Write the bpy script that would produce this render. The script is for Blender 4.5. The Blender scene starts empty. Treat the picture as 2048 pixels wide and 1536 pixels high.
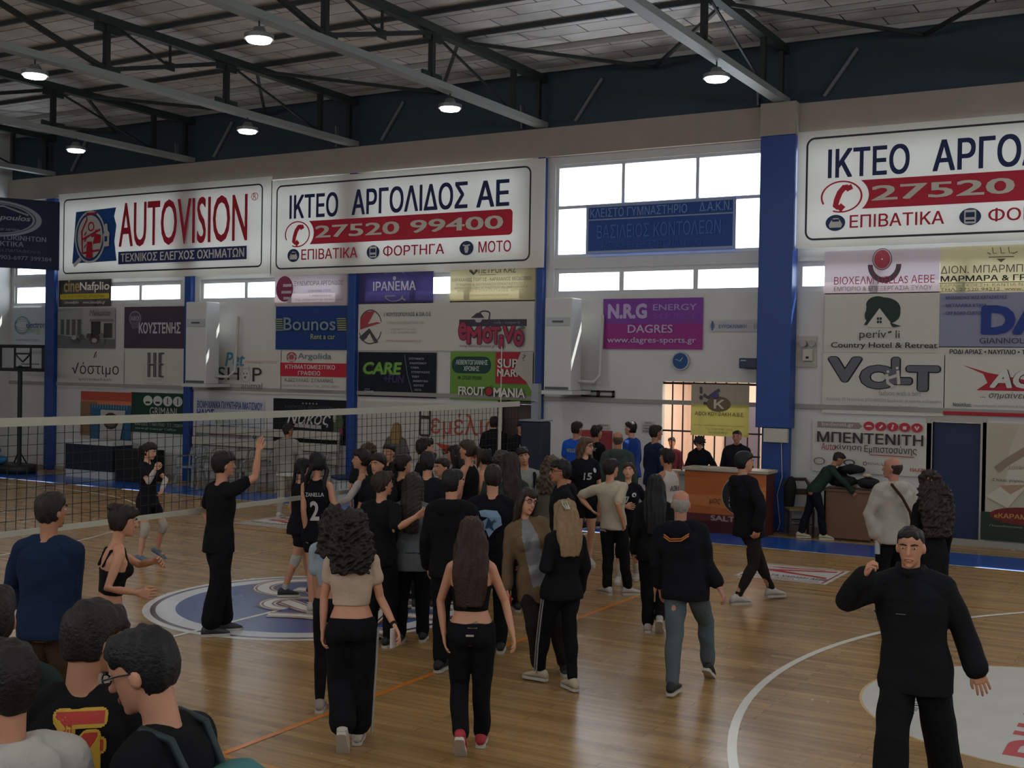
import bpy, bmesh, math, random
import numpy as np
from mathutils import Vector, Matrix
from mathutils.bvhtree import BVHTree
from mathutils.geometry import delaunay_2d_cdt, tessellate_polygon
random.seed(7); np.random.seed(7)
SC = bpy.context.scene; COL = SC.collection
PI = math.pi
# ---------------------------------------------------------------- camera, world, light
FPX = 2397.05; YAW = 0.522448; PIT = -0.0125915; ROLL = 0.0166435; CAMH = 2.72
def cam_axes():
    cy, sy, cp, sp = math.cos(YAW), math.sin(YAW), math.cos(PIT), math.sin(PIT)
    f = np.array([-sy*cp, cy*cp, sp]); r = np.array([cy, sy, 0.0]); u = np.cross(r, f)
    c, s = math.cos(ROLL), math.sin(ROLL)
    return c*r + s*u, -s*r + c*u, f
CR, CU, CF = cam_axes()
cd = bpy.data.cameras.new('camera'); cam = bpy.data.objects.new('camera', cd); COL.objects.link(cam)
cam.matrix_world = Matrix(((CR[0], CU[0], -CF[0], 0), (CR[1], CU[1], -CF[1], 0), (CR[2], CU[2], -CF[2], CAMH), (0, 0, 0, 1)))
cd.sensor_width = 36; cd.lens = FPX/2048*36; cd.clip_start = 0.1; cd.clip_end = 300
SC.camera = cam
def ray(x, y):
    return CF + CR*((x-1024)/FPX) - CU*((y-768)/FPX)
CAMP = np.array([0, 0, CAMH])
def atz(x, y, z=0.0):
    v = ray(x, y); return CAMP + v*((z-CAMH)/v[2])
def aty(x, y, Y):
    v = ray(x, y); return CAMP + v*(Y/v[1])
def atd(x, y, d):
    return CAMP + ray(x, y)*d
def depth(P): return float(np.dot(np.array(P)-CAMP, CF))

W = bpy.data.worlds.new('sky'); SC.world = W; W.use_nodes = True
bg = W.node_tree.nodes['Background']; bg.inputs[0].default_value = (0.86, 0.93, 1.0, 1); bg.inputs[1].default_value = 4.5
sd = bpy.data.lights.new('sun', 'SUN'); sd.energy = 16.0; sd.angle = 0.012; sd.color = (1.0, 0.95, 0.86)
sun = bpy.data.objects.new('sun', sd); COL.objects.link(sun)
sun.rotation_euler = Vector((-0.28, -0.45, -0.85)).to_track_quat('-Z', 'Y').to_euler()
def area(name, loc, rot, sx, sy, e, col):
    l = bpy.data.lights.new(name, 'AREA'); l.shape = 'RECTANGLE'; l.size = sx; l.size_y = sy; l.energy = e; l.color = col
    o = bpy.data.objects.new(name, l); COL.objects.link(o); o.location = loc; o.rotation_euler = rot; return o
# unseen fill lights added at the hall's other long side and end, tilted up
area('fill_opposite_side', (-9, -3.6, 5.4), (math.radians(103), 0, 0), 30, 1.8, 560, (0.92, 0.95, 1.0))
area('fill_right_end', (8.6, 9, 5.4), (math.radians(106), 0, math.radians(90)), 20, 1.8, 330, (0.92, 0.95, 1.0))
SC.view_settings.view_transform = 'Standard'; SC.view_settings.look = 'None'; SC.view_settings.gamma = 1.0
SC.view_settings.use_curve_mapping = False; SC.view_settings.exposure = 0.5
SC.cycles.max_bounces = 7; SC.cycles.diffuse_bounces = 4; SC.cycles.glossy_bounces = 3; SC.cycles.transparent_max_bounces = 12
SC.cycles.caustics_reflective = False; SC.cycles.caustics_refractive = False; SC.cycles.sample_clamp_indirect = 6
# ---------------------------------------------------------------- materials
def lin(h):
    h = h.lstrip('#'); o = []
    for i in (0, 2, 4):
        c = int(h[i:i+2], 16)/255; o.append(c/12.92 if c <= .04045 else ((c+.055)/1.055)**2.4)
    return (*o, 1)
MATS = {}
def mat(name, hexc, rough=0.6, metal=0.0, spec=0.4, nscale=0, namt=0.0, bump=0.0, bscale=40, trans=0.0, emit=0, coat=0):
    if name in MATS: return MATS[name]
    m = bpy.data.materials.new(name); m.use_nodes = True; nt = m.node_tree; b = nt.nodes['Principled BSDF']
    c = lin(hexc); b.inputs['Base Color'].default_value = c; b.inputs['Roughness'].default_value = rough
    b.inputs['Metallic'].default_value = metal; b.inputs['Specular IOR Level'].default_value = spec
    if coat: b.inputs['Coat Weight'].default_value = coat; b.inputs['Coat Roughness'].default_value = 0.15
    if emit: b.inputs['Emission Color'].default_value = c; b.inputs['Emission Strength'].default_value = emit
    tc = None
    if namt or bump:
        tc = nt.nodes.new('ShaderNodeTexCoord')
    if namt:
        n = nt.nodes.new('ShaderNodeTexNoise'); n.inputs['Scale'].default_value = nscale; n.inputs['Detail'].default_value = 5
        nt.links.new(tc.outputs['Object'], n.inputs['Vector'])
        mx = nt.nodes.new('ShaderNodeMix'); mx.data_type = 'RGBA'
        k = 1-namt
        mx.inputs['A'].default_value = (c[0]*k, c[1]*k, c[2]*k, 1); mx.inputs['B'].default_value = tuple(min(1, v*(1+namt)) for v in c[:3])+(1,)
        nt.links.new(n.outputs['Fac'], mx.inputs['Factor']); nt.links.new(mx.outputs['Result'], b.inputs['Base Color'])
    if bump:
        n2 = nt.nodes.new('ShaderNodeTexNoise'); n2.inputs['Scale'].default_value = bscale; n2.inputs['Detail'].default_value = 3
        nt.links.new(tc.outputs['Object'], n2.inputs['Vector'])
        bp = nt.nodes.new('ShaderNodeBump'); bp.inputs['Strength'].default_value = bump; bp.inputs['Distance'].default_value = 0.02
        nt.links.new(n2.outputs['Fac'], bp.inputs['Height']); nt.links.new(bp.outputs['Normal'], b.inputs['Normal'])
    if trans:
        t = nt.nodes.new('ShaderNodeBsdfTranslucent'); t.inputs['Color'].default_value = c
        ms = nt.nodes.new('ShaderNodeMixShader'); ms.inputs[0].default_value = trans
        nt.links.new(b.outputs[0], ms.inputs[1]); nt.links.new(t.outputs[0], ms.inputs[2])
        nt.links.new(ms.outputs[0], nt.nodes['Material Output'].inputs[0])
    MATS[name] = m; return m
def vinyl(hexc): return mat('vinyl_'+hexc, hexc, rough=0.55, spec=0.3, trans=0.14)
def cloth(hexc): return mat('cloth_'+hexc, hexc, rough=0.9, spec=0.15, nscale=9, namt=0.15, bump=0.25, bscale=60)
def paint(hexc): return mat('paint_'+hexc, hexc, rough=0.5, spec=0.4)
def floor_paint(hexc): return mat('floorpaint_'+hexc, hexc, rough=0.24, spec=0.5, nscale=3, namt=0.12)
# ---------------------------------------------------------------- mesh builder
def link(o, parent=None):
    COL.objects.link(o)
    if parent is not None: o.parent = parent
    return o
def tag(o, label=None, cat=None, group=None, kind=None):
    if label: o['label'] = label
    if cat: o['category'] = cat
    if group: o['group'] = group
    if kind: o['kind'] = kind
    return o
def empty(name, loc=(0, 0, 0), label=None, cat=None, group=None, kind=None):
    o = bpy.data.objects.new(name, None); link(o); o.location = loc; o.empty_display_size = .1
    return tag(o, label, cat, group, kind)
class MB:
    def __init__(s): s.v = []; s.f = []; s.m = []; s.n = 0
    def add(s, v, f, m=0):
        v = np.asarray(v, float).reshape(-1, 3); b = s.n
        s.v.append(v); s.n += len(v); s.f += [[i+b for i in q] for q in f]; s.m += [m]*len(f); return s
    def box(s, a, b, m=0):
        x0, y0, z0 = np.minimum(a, b); x1, y1, z1 = np.maximum(a, b)
        return s.add([(x0,y0,z0),(x1,y0,z0),(x1,y1,z0),(x0,y1,z0),(x0,y0,z1),(x1,y0,z1),(x1,y1,z1),(x0,y1,z1)],
                     [(3,2,1,0),(4,5,6,7),(0,1,5,4),(1,2,6,5),(2,3,7,6),(3,0,4,7)], m)
    def bar(s, a, b, w, h, m=0, up=(0, 0, 1)):
        a = np.array(a, float); b = np.array(b, float); d = b-a; d /= np.linalg.norm(d)
        r = np.cross(d, up)
        if np.linalg.norm(r) < 1e-3: r = np.cross(d, (0, 1, 0))
        r /= np.linalg.norm(r); u = np.cross(r, d); r *= w/2; u *= h/2
        return s.add([a-r-u, a+r-u, a+r+u, a-r+u, b-r-u, b+r-u, b+r+u, b-r+u],
                     [(0,1,2,3),(7,6,5,4),(4,5,1,0),(5,6,2,1),(6,7,3,2),(7,4,0,3)], m)
    def loft(s, rings, m=0, cap=True):
        n = len(rings[0]); v = np.concatenate(rings); f = []
        for i in range(len(rings)-1):
            for j in range(n):
                k = (j+1) % n; f.append((i*n+j, i*n+k, (i+1)*n+k, (i+1)*n+j))
        if cap:
            f.append(tuple(range(n-1, -1, -1))); f.append(tuple(range((len(rings)-1)*n, len(rings)*n)))
        return s.add(v, f, m)
    def tube(s, pts, rads, seg=10, m=0, round_ends=True):
        pts = [np.array(p, float) for p in pts]; rads = list(rads) if hasattr(rads, '__len__') else [rads]*len(pts)
        d0 = pts[1]-pts[0]; d0 = d0/np.linalg.norm(d0); d1 = pts[-1]-pts[-2]; d1 = d1/np.linalg.norm(d1)
        P = list(pts); Rr = list(rads); D = []
        for i in range(len(pts)):
            t = pts[min(i+1, len(pts)-1)]-pts[max(i-1, 0)]; D.append(t/np.linalg.norm(t))
        if round_ends:
            P = [pts[0]-d0*rads[0]*.9, pts[0]-d0*rads[0]*.55]+P+[pts[-1]+d1*rads[-1]*.55, pts[-1]+d1*rads[-1]*.9]
            Rr = [rads[0]*.42, rads[0]*.84]+Rr+[rads[-1]*.84, rads[-1]*.42]; D = [d0, d0]+D+[d1, d1]
        u = np.cross(D[0], (0.31, 0.9, 0.2)); u /= np.linalg.norm(u); rings = []
        an = np.arange(seg)*2*PI/seg
        for p, r, d in zip(P, Rr, D):
            u = u-d*np.dot(u, d); u /= np.linalg.norm(u); w = np.cross(d, u)
            rings.append(p+r*(np.outer(np.cos(an), u)+np.outer(np.sin(an), w)))
        return s.loft(rings, m)
    def ell(s, c, r, R=None, m=0, nu=14, nv=9):
        an = np.arange(nu)*2*PI/nu; rings = []
        R = np.eye(3) if R is None else np.array(R)
        for i in range(nv):
            t = -PI/2+PI*(i+.5)/nv
            L = np.stack([np.cos(an)*math.cos(t)*r[0], np.sin(an)*math.cos(t)*r[1], np.full(nu, math.sin(t)*r[2])], 1)
            rings.append(L@R+np.array(c))
        return s.loft(rings, m)
    def cyl(s, c, r, h, seg=20, axis=2, m=0, r2=None):
        an = np.arange(seg)*2*PI/seg; r2 = r if r2 is None else r2
        def ring(rr, z):
            L = np.zeros((seg, 3)); a, b = [(1, 2), (2, 0), (0, 1)][axis]; L[:, a] = np.cos(an)*rr; L[:, b] = np.sin(an)*rr; L[:, axis] = z; return L+np.array(c)
        return s.loft([ring(r, 0), ring(r2, h)], m)
    def build(s, name, mats, parent=None, smooth=False, bevel=0, loc=None):
        me = bpy.data.meshes.new(name)
        v = np.concatenate(s.v) if s.v else np.zeros((0, 3))
        if loc is not None: v = v-np.array(loc)
        me.from_pydata(v.tolist(), [], s.f)
        for mm in (mats if isinstance(mats, (list, tuple)) else [mats]): me.materials.append(mm)
        me.polygons.foreach_set('material_index', np.array(s.m, dtype=np.int32))
        if smooth: me.polygons.foreach_set('use_smooth', np.ones(len(me.polygons), dtype=bool))
        o = bpy.data.objects.new(name, me); link(o, parent)
        if loc is not None and parent is None: o.location = loc
        if bevel:
            b = o.modifiers.new('bevel', 'BEVEL'); b.width = bevel; b.segments = 2; b.limit_method = 'ANGLE'
        return o
def contours(s, shear):
    c = bpy.data.curves.new('t', 'FONT'); c.body = s; c.shear = shear
    o = bpy.data.objects.new('t', c); COL.objects.link(o)
    cv = o.to_curve(bpy.context.evaluated_depsgraph_get()); out = []
    for sp in cv.splines:
        b = sp.bezier_points; P = []
        for i in range(len(b)):
            j = (i+1) % len(b); p0, p1, p2, p3 = (np.array(q[:2]) for q in (b[i].co, b[i].handle_right, b[j].handle_left, b[j].co))
            dev = np.linalg.norm(p1-p0-(p3-p0)/3)+np.linalg.norm(p2-p3+(p3-p0)/3); n = 1 if dev < 1e-3 else 3
            for t in np.arange(n)/n: P.append((1-t)**3*p0+3*(1-t)**2*t*p1+3*(1-t)*t*t*p2+t**3*p3)
        if len(P) > 2: out.append(np.array(P))
    o.to_curve_clear(); bpy.data.objects.remove(o); bpy.data.curves.remove(c); return out
TXT = {}
def textmesh(s, bold=0.0, shear=0.0):
    """flat lettering mesh; overlapping strokes of a glyph are merged by winding number"""
    if (s, shear) not in TXT:
        C = contours(s, shear); V, F, n = [], [], 0
        C.sort(key=lambda c: c[:, 0].min()); groups = []
        for c in C:
            if groups and c[:, 0].min() < groups[-1][1]-1e-4: groups[-1][0].append(c); groups[-1][1] = max(groups[-1][1], c[:, 0].max())
            else: groups.append([[c], c[:, 0].max()])
        for g, _ in groups:
            pts, ed = [], []
            for c in g:
                b = len(pts); pts += [Vector(p) for p in c]; ed += [(b+i, b+(i+1) % len(c)) for i in range(len(c))]
            v2, e2, f2, _a, _b, _c = delaunay_2d_cdt(pts, ed, [], 0, 1e-5)
            v2 = np.array([p[:] for p in v2]); f2 = [f for f in f2 if len(f) == 3]
            if not f2: continue
            ce = v2[np.array(f2)].mean(1); wn = np.zeros(len(ce))
            for c in g:
                A = c; B = np.roll(c, -1, 0); y = ce[:, 1:2]
                cross = (B[:, 0]-A[:, 0])*(y-A[:, 1])-(ce[:, 0:1]-A[:, 0])*(B[:, 1]-A[:, 1])
                wn += ((A[:, 1] <= y) & (B[:, 1] > y) & (cross > 0)).sum(1)-((A[:, 1] > y) & (B[:, 1] <= y) & (cross < 0)).sum(1)
            for f, w in zip(f2, wn):
                if w: F.append([i+n for i in f])
            V.append(v2); n += len(v2)
        V = np.concatenate(V); TXT[(s, shear)] = (np.c_[V, np.zeros(len(V))], F)
    v, f = TXT[(s, shear)]; n = len(v)
    used = sorted({i for q in f for i in q}); mp = {j: i for i, j in enumerate(used)}; v = v[used]; f = [[mp[i] for i in q] for q in f]; n = len(v)
    if bold > 0:      # heavier strokes: the outline struck several times, slightly shifted
        ks = [(1, .6), (-1, .6), (1, -.6), (-1, -.6)] if bold < .03 else [(math.cos(q*PI/7), math.sin(q*PI/7)) for q in range(14)]
        V = [v]; F = list(f)
        for i, (a, b) in enumerate(ks):
            V.append(v+np.array([a*bold, b*bold, .06*(i+1)])); F += [[j+n*(i+1) for j in q] for q in f]
        v = np.concatenate(V); f = F
    return v, f
class Art:
    """flat artwork on a plane: fractions u (right) and v (up) of a W x H sheet"""
    def __init__(s, origin, ux, uy, Wd, Ht, bgc, mf=vinyl, lift=0.003, sheet=True):
        s.o = np.array(origin, float); s.ux = np.array(ux, float); s.uy = np.array(uy, float); s.nz = np.cross(s.ux, s.uy)
        s.W, s.H, s.mf, s.lift = Wd, Ht, mf, lift; s.mb = MB(); s.cols = []; s.lay = 0
        if sheet: s.p([(0, 0), (1, 0), (1, 1), (0, 1)], bgc)
    def col(s, c):
        if c not in s.cols: s.cols.append(c)
        return s.cols.index(c)
    def put(s, P, f, c):
        P = np.asarray(P, float)
        z = s.lay+(P[:, 2] if P.shape[1] > 2 else np.zeros(len(P)))
        s.mb.add(s.o+np.outer(P[:, 0]*s.W, s.ux)+np.outer(P[:, 1]*s.H, s.uy)+np.outer(z*s.lift, s.nz), f, s.col(c)); s.lay += 1
    def p(s, pts, c):
        if len(pts) <= 4: f = [tuple(range(len(pts)))]
        else:
            f = []
            for t in tessellate_polygon([[Vector((a*s.W, b*s.H, 0)) for a, b in pts]]):
                A, B, C = (np.array(pts[i])*[s.W, s.H] for i in t)
                f.append(tuple(t) if (B[0]-A[0])*(C[1]-A[1])-(B[1]-A[1])*(C[0]-A[0]) > 0 else tuple(reversed(t)))
        s.put(pts, f, c)
    def r(s, u0, v0, u1, v1, c): s.p([(u0, v0), (u1, v0), (u1, v1), (u0, v1)], c)
    def e(s, cu, cv, ru, rv, c, n=36, a0=0, a1=2*PI):
        s.p([(cu+ru*math.cos(a0+(a1-a0)*i/n), cv+rv*math.sin(a0+(a1-a0)*i/n)) for i in range(n)], c)
    def ring(s, cu, cv, ru, rv, k, c, n=40, a0=0.0, a1=2*PI):
        P = []
        for i in range(n+1):
            a = a0+(a1-a0)*i/n
            P += [(cu+ru*math.cos(a), cv+rv*math.sin(a)), (cu+ru*k*math.cos(a), cv+rv*k*math.sin(a))]
        s.put(P, [(2*i, 2*i+2, 2*i+3, 2*i+1) for i in range(n)], c)
    def rr(s, u0, v0, u1, v1, rad):
        ru, rv = rad/s.W, rad/s.H; P = []
        for cu, cv, a in ((u1-ru, v0+rv, -PI/2), (u1-ru, v1-rv, 0), (u0+ru, v1-rv, PI/2), (u0+ru, v0+rv, PI)):
            for i in range(7): P.append((cu+ru*math.cos(a+PI/2*i/6), cv+rv*math.sin(a+PI/2*i/6)))
        return P
    def rrect(s, u0, v0, u1, v1, rad, c): s.p(s.rr(u0, v0, u1, v1, rad), c)
    def frame(s, u0, v0, u1, v1, rad, w, c):
        A = s.rr(u0, v0, u1, v1, rad); B = s.rr(u0+w/s.W, v0+w/s.H, u1-w/s.W, v1-w/s.H, max(rad-w, .005)); n = len(A)
        s.put(A+B, [(i, (i+1) % n, n+(i+1) % n, n+i) for i in range(n)], c)
    def ln(s, pts, w, c):
        Q = np.array(pts, float)*[s.W, s.H]; P = []
        for i in range(len(Q)):
            t = Q[min(i+1, len(Q)-1)]-Q[max(i-1, 0)]; t /= np.linalg.norm(t)+1e-9; n = np.array([-t[1], t[0]])*w/2
            P += [(Q[i]+n)/[s.W, s.H], (Q[i]-n)/[s.W, s.H]]
        s.put(P, [(2*i+1, 2*i+3, 2*i+2, 2*i) for i in range(len(Q)-1)], c)
    def t(s, txt, u0, u1, v0, v1, c, bold=0.0, shear=0.0, arc=0.0):
        v, f = textmesh(txt, bold, shear); a = v[:, :2].min(0); b = v[:, :2].max(0)
        P = np.c_[(v[:, :2]-a)/(b-a)*[u1-u0, v1-v0]+[u0, v0], v[:, 2]]
        if arc: P[:, 1] += arc*(1-((P[:, 0]-(u0+u1)/2)/((u1-u0)/2))**2)
        s.put(P, f, c)
    def done(s, name, label=None, cat=None, group=None, parent=None, kind=None):
        o = s.mb.build(name, [s.mf(c) for c in s.cols], parent)
        return tag(o, label, cat, group, kind)
DW = 20.41        # front face of the far wall
ROOFZ = 8.5
COLX = [-25.16, -20.39, -15.67, -11.13, -6.38, -1.66, 3.06]
# ---------------------------------------------------------------- floor and court markings
def wood_floor():
    m = bpy.data.materials.new('parquet'); m.use_nodes = True; nt = m.node_tree; b = nt.nodes['Principled BSDF']
    tc = nt.nodes.new('ShaderNodeTexCoord')
    br = nt.nodes.new('ShaderNodeTexBrick'); br.inputs['Scale'].default_value = 1; br.inputs['Brick Width'].default_value = 1.5
    br.inputs['Row Height'].default_value = 0.10; br.inputs['Mortar Size'].default_value = 0.002; br.offset = 0.37
    br.inputs['Color1'].default_value = lin('b28f5e'); br.inputs['Color2'].default_value = lin('9a7a4c'); br.inputs['Mortar'].default_value = lin('6b4a2a')
    nt.links.new(tc.outputs['Object'], br.inputs['Vector'])
    mp = nt.nodes.new('ShaderNodeMapping'); mp.inputs['Scale'].default_value = (0.35, 5, 1); nt.links.new(tc.outputs['Object'], mp.inputs['Vector'])
    n = nt.nodes.new('ShaderNodeTexNoise'); n.inputs['Scale'].default_value = 2.2; n.inputs['Detail'].default_value = 6; nt.links.new(mp.outputs[0], n.inputs['Vector'])
    mx = nt.nodes.new('ShaderNodeMix'); mx.data_type = 'RGBA'; mx.blend_type = 'MULTIPLY'; mx.inputs['Factor'].default_value = 0.75
    cr = nt.nodes.new('ShaderNodeValToRGB'); cr.color_ramp.elements[0].position = .3; cr.color_ramp.elements[0].color = (.55, .52, .5, 1); cr.color_ramp.elements[1].position = .7
    nt.links.new(n.outputs['Fac'], cr.inputs['Fac'])
    nt.links.new(br.outputs['Color'], mx.inputs['A']); nt.links.new(cr.outputs['Color'], mx.inputs['B']); nt.links.new(mx.outputs['Result'], b.inputs['Base Color'])
    n2 = nt.nodes.new('ShaderNodeTexNoise'); n2.inputs['Scale'].default_value = 1.6; n2.inputs['Detail'].default_value = 8; nt.links.new(tc.outputs['Object'], n2.inputs['Vector'])
    mr = nt.nodes.new('ShaderNodeMapRange'); mr.inputs['To Min'].default_value = 0.16; mr.inputs['To Max'].default_value = 0.34
    nt.links.new(n2.outputs['Fac'], mr.inputs['Value']); nt.links.new(mr.outputs[0], b.inputs['Roughness'])
    b.inputs['Specular IOR Level'].default_value = 0.5
    return m
XL, XR, YB = -26.75, 9.0, -4.0
mb = MB(); mb.box((XL-.3, YB-.3, -.2), (XR+.3, DW+.25, 0))
floor = tag(mb.build('floor', wood_floor()), kind='structure')
def fart(name, x0, y0, w, h, bgc=None, lift=.0009, z=.0015, ux=(1, 0, 0), uy=(0, 1, 0)):
    return Art((x0, y0, z), ux, uy, w, h, bgc, mf=floor_paint, lift=lift, sheet=bgc is not None)
MX, MY = -8.82, 10.6     # centre of the court
a = fart('strip', XL, 18.15, XR-XL, 1.27, '1f4f9e', z=.001); a.done('boundary_strip', 'blue painted strip', parent=floor)
a = fart('lines', 0, 0, 1, 1, z=.0035, lift=0.00002)
def lnw(pts, w, c='d8d4c8'): a.ln(pts, w, c)
def arcp(cx, cy, r, a0, a1, n=48): return [(cx+r*math.cos(a0+(a1-a0)*i/n), cy+r*math.sin(a0+(a1-a0)*i/n)) for i in range(n+1)]
lnw([(MX-14, 18.1), (MX+14, 18.1)], .06); lnw([(MX-14, 3.1), (MX+14, 3.1)], .06)
lnw([(MX, 3.1), (MX, 18.1)], .055)
lnw(arcp(MX+12.4, MY, 6.87, PI/2, 3*PI/2, 90), .07); lnw(arcp(MX-12.4, MY, 6.75, -PI/2, PI/2, 90), .05)
lnw([(MX+12.4, MY+6.87), (MX+14, MY+6.87)], .06); lnw([(MX-12.4, MY+6.75), (MX-14, MY+6.75)], .05)
a.done('court_lines', 'white court lines', parent=floor)
a = fart('lines', 0, 0, 1, 1, z=.003, lift=0.00002)
lnw([(MX+2.95, 5.0), (MX+2.95, 14.6)], .055, 'd07a2c'); lnw([(MX-2.95, 6), (MX-2.95, 15)], .05, 'b9895a')
lnw([(MX-9, 15), (MX+9, 15)], .05, 'b9803f'); lnw([(MX-9, 6.2), (MX+9, 6.2)], .05, 'b9803f')
a.done('volleyball_lines', 'orange volleyball lines', parent=floor)
# centre emblem: white ring, blue disc, brushed script
a = fart('emblem', MX+.07-1.85, MY+.1-1.85, 3.7, 3.7, z=.0016, lift=.0002)
a.e(.5, .5, .5, .5, 'd5d5d2', 72); a.e(.5, .5, .478, .478, '5a4a55', 72); a.e(.5, .5, .462, .462, 'd0d2d6', 72); a.e(.5, .5, .405, .405, '44588f', 72)
def brush(pts, w, c='dcdad4', edge='6e4a42'):
    a.ln(pts, w+.16, edge); a.ln(pts, w+.09, 'd9d4cc'); a.ln(pts, w+.05, edge); a.ln(pts, w, c)
def wav(u0, v0, u1, v1, amp, k, ph=0, n=24): return [(u0+(u1-u0)*i/n, v0+(v1-v0)*i/n+amp*math.sin(ph+k*PI*i/n)) for i in range(n+1)]
brush(arcp(.30, .70, .13, .5, 5.2, 26), .14); brush(wav(.22, .84, .85, .80, .06, 2.2), .18); brush(wav(.30, .62, .92, .66, .05, 2.4, 1), .17)
brush(arcp(.62, .72, .10, 0, 5.4, 26), .10); brush(wav(.36, .45, .96, .50, .05, 2, 2), .15); brush(arcp(.46, .48, .09, .3, 5, 24), .09)
brush(wav(.50, .30, .94, .34, .04, 1.6), .12); brush([(.72, .92), (.80, .74), (.74, .55), (.82, .36)], .10)
a.done('centre_emblem', 'round blue and white club emblem', parent=floor)
# free throw emblem, text runs away from the camera
a = Art((-.88+1.62, MY-1.62, .0016), (0, 1, 0), (-1, 0, 0), 3.24, 3.24, None, mf=floor_paint, lift=.0003, sheet=False)
a.e(.5, .5, .5, .5, 'c9a778', 72); a.e(.5, .5, .493, .493, 'c4c4bf', 72)
a.t('ΞΥΛΙΝΟ / ΣΥΝΘΕΤΙΚΟ', .23, .79, .83, .885, '44444a')
a.t('ΡΙΚΟΜ', .08, .93, .40, .60, 'b8434b', bold=.02); a.t('Ε', .10, .14, .70, .735, '8d8a86'); a.t('4', .16, .19, .12, .16, '8d8a86')
a.done('free_throw_emblem', 'white disc with red lettering', parent=floor)
def panel(x0, y0):
    a = fart('p', x0, y0, 1.23, 1.25, 'c9c9c4', z=.0016)
    a.frame(.04, .04, .96, .96, .01, .03, 'b0474a'); a.p([(.16, .62), (.9, .88), (.9, .80), (.35, .60), (.9, .42), (.9, .34), (.16, .54)], 'b23b40')
    a.p([(.12, .80), (.75, .90), (.75, .86), (.3, .76)], 'b23b40')
    a.t('ΧΡΩΜΑΤΑ ΧΑΡΑΚΗ ΑΕΒΕ', .05, .95, .2, .32, '5a4448', bold=.01); a.t('ΟΙΚΟΔΟΜΙΚΑ ΥΛΙΚΑ', .12, .9, .08, .15, '77706c')
    a.done('sponsor_panel', 'white floor panel with red chevron', parent=floor)
panel(-5.39, 15.42); panel(-14.35, 15.4)
# ---------------------------------------------------------------- walls
plaster = mat('plaster', 'bdbdba', rough=.75, nscale=1.2, namt=.10, bump=.15, bscale=30)
plaster_dark = mat('beam_plaster', '968c82', rough=.8, nscale=2, namt=.12, bump=.3, bscale=25)
navy = mat('column_blue', '1a3d80', rough=.45, nscale=3, namt=.12)
clad = mat('cladding', '2a3a44', rough=.7, nscale=.6, namt=.25)
white_frame = mat('window_frame_white', 'b9bcc0', rough=.5)
UW = (4.87, 6.65); LW = (4.14, 4.66)
holes = []      # x0,x1,z0,z1
bays = []
for i in range(len(COLX)-1):
    x0, x1 = COLX[i]+.27, COLX[i+1]-.3
    bays.append((x0, x1)); holes += [(x0, x1, *UW), (x0, x1, *LW)]
bays.insert(0, (-26.62, -25.40)); holes += [(-26.62, -25.40, *UW), (-26.62, -25.40, *LW)]
bays.append((3.4, 7.5)); holes += [(3.4, 7.5, *UW), (3.4, 7.5, *LW)]
HATCH = (-8.57, -6.55, .92, 2.54); DOOR = (-3.80, -3.06, 0, 1.97); DOOR2 = (-11.98, -11.30, 0, 2.03)
holes += [HATCH, DOOR, DOOR2]
xs = sorted({XL-.3, XR+.3, *[h[0] for h in holes], *[h[1] for h in holes]}); zs = sorted({0, 7.35, *[h[2] for h in holes], *[h[3] for h in holes]})
mb = MB()
for i in range(len(xs)-1):
    run = None
    for j in range(len(zs)-1):
        cx, cz = (xs[i]+xs[i+1])/2, (zs[j]+zs[j+1])/2
        if any(h[0] < cx < h[1] and h[2] < cz < h[3] for h in holes): continue
        mb.box((xs[i], DW, zs[j]), (xs[i+1], DW+.13, zs[j+1]))
wall_far = tag(mb.build('wall_far', plaster), kind='structure')
mb = MB(); mb.box((XL-.3, DW, 7.35), (XR+.3, DW+.2, ROOFZ+.1))
tag(mb.build('trim_4', clad), kind='structure')
mb = MB()
for i in range(len(COLX)-1):
    xa, xb = COLX[i], COLX[i+1]
    mb.bar((xa+.7, DW-.05, 7.45), (xa+1.25, DW-.05, 8.2), .05, .05); mb.bar((xa-.45, DW-.05, 7.4), (xa-.48, DW-.05, 7.85), .1, .03)
tag(mb.build('trim_5', mat('brace_grey', '6b6e70')), kind='structure')
mb = MB(); mb.box((XL, DW-.14, 6.80), (XR, DW, 7.35)); mb.box((-6.70, DW-.34, 6.8), (-6.08, DW-.14, 7.36))
tag(mb.build('trim_1', plaster_dark), kind='structure')['label'] = 'grey concrete ring beam'
mb = MB(); mb.box((XL, DW-.035, 2.12), (XR, DW, 2.20)); mb.box((XL, DW-.05, 0.0), (XR, DW, .1))
tag(mb.build('trim_2', mat('trim_grey', '8d8a84', rough=.7)), kind='structure')
mb = MB(); mb.box((XL-.3, YB, 0), (XL, DW+.25, 7.4)); mb.box((XL-.3, YB, 7.4), (XL, DW+.25, ROOFZ))
tag(mb.build('wall_left', plaster), kind='structure')
mb = MB(); mb.box((XR, YB, 0), (XR+.3, DW, ROOFZ)); tag(mb.build('wall_right', plaster), kind='structure')
mb = MB(); mb.box((XL, YB-.3, 0), (XR, YB, ROOFZ)); tag(mb.build('wall_back', plaster), kind='structure')
# columns
for i, cx in enumerate(COLX):
    mb = MB()
    if abs(cx+6.38) < .1:
        mb.box((cx-.31, DW-.34, 1.78), (cx+.29, DW-.02, 6.8)); mb.box((cx-.22, DW-.26, 0), (cx+.24, DW-.02, 1.78))
    else:
        x0_, x1_ = {0: (-25.28, -24.95), 1: (-20.48, -20.27), 2: (-15.73, -15.53), 3: (-11.18, -11.03)}.get(i, (cx-.1, cx+.1)); mb.box((x0_, DW-.13, 0), (x1_, DW-.001, 6.8))
    tag(mb.build('column', navy, bevel=.015), kind='structure')['label'] = 'blue painted column'
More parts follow.
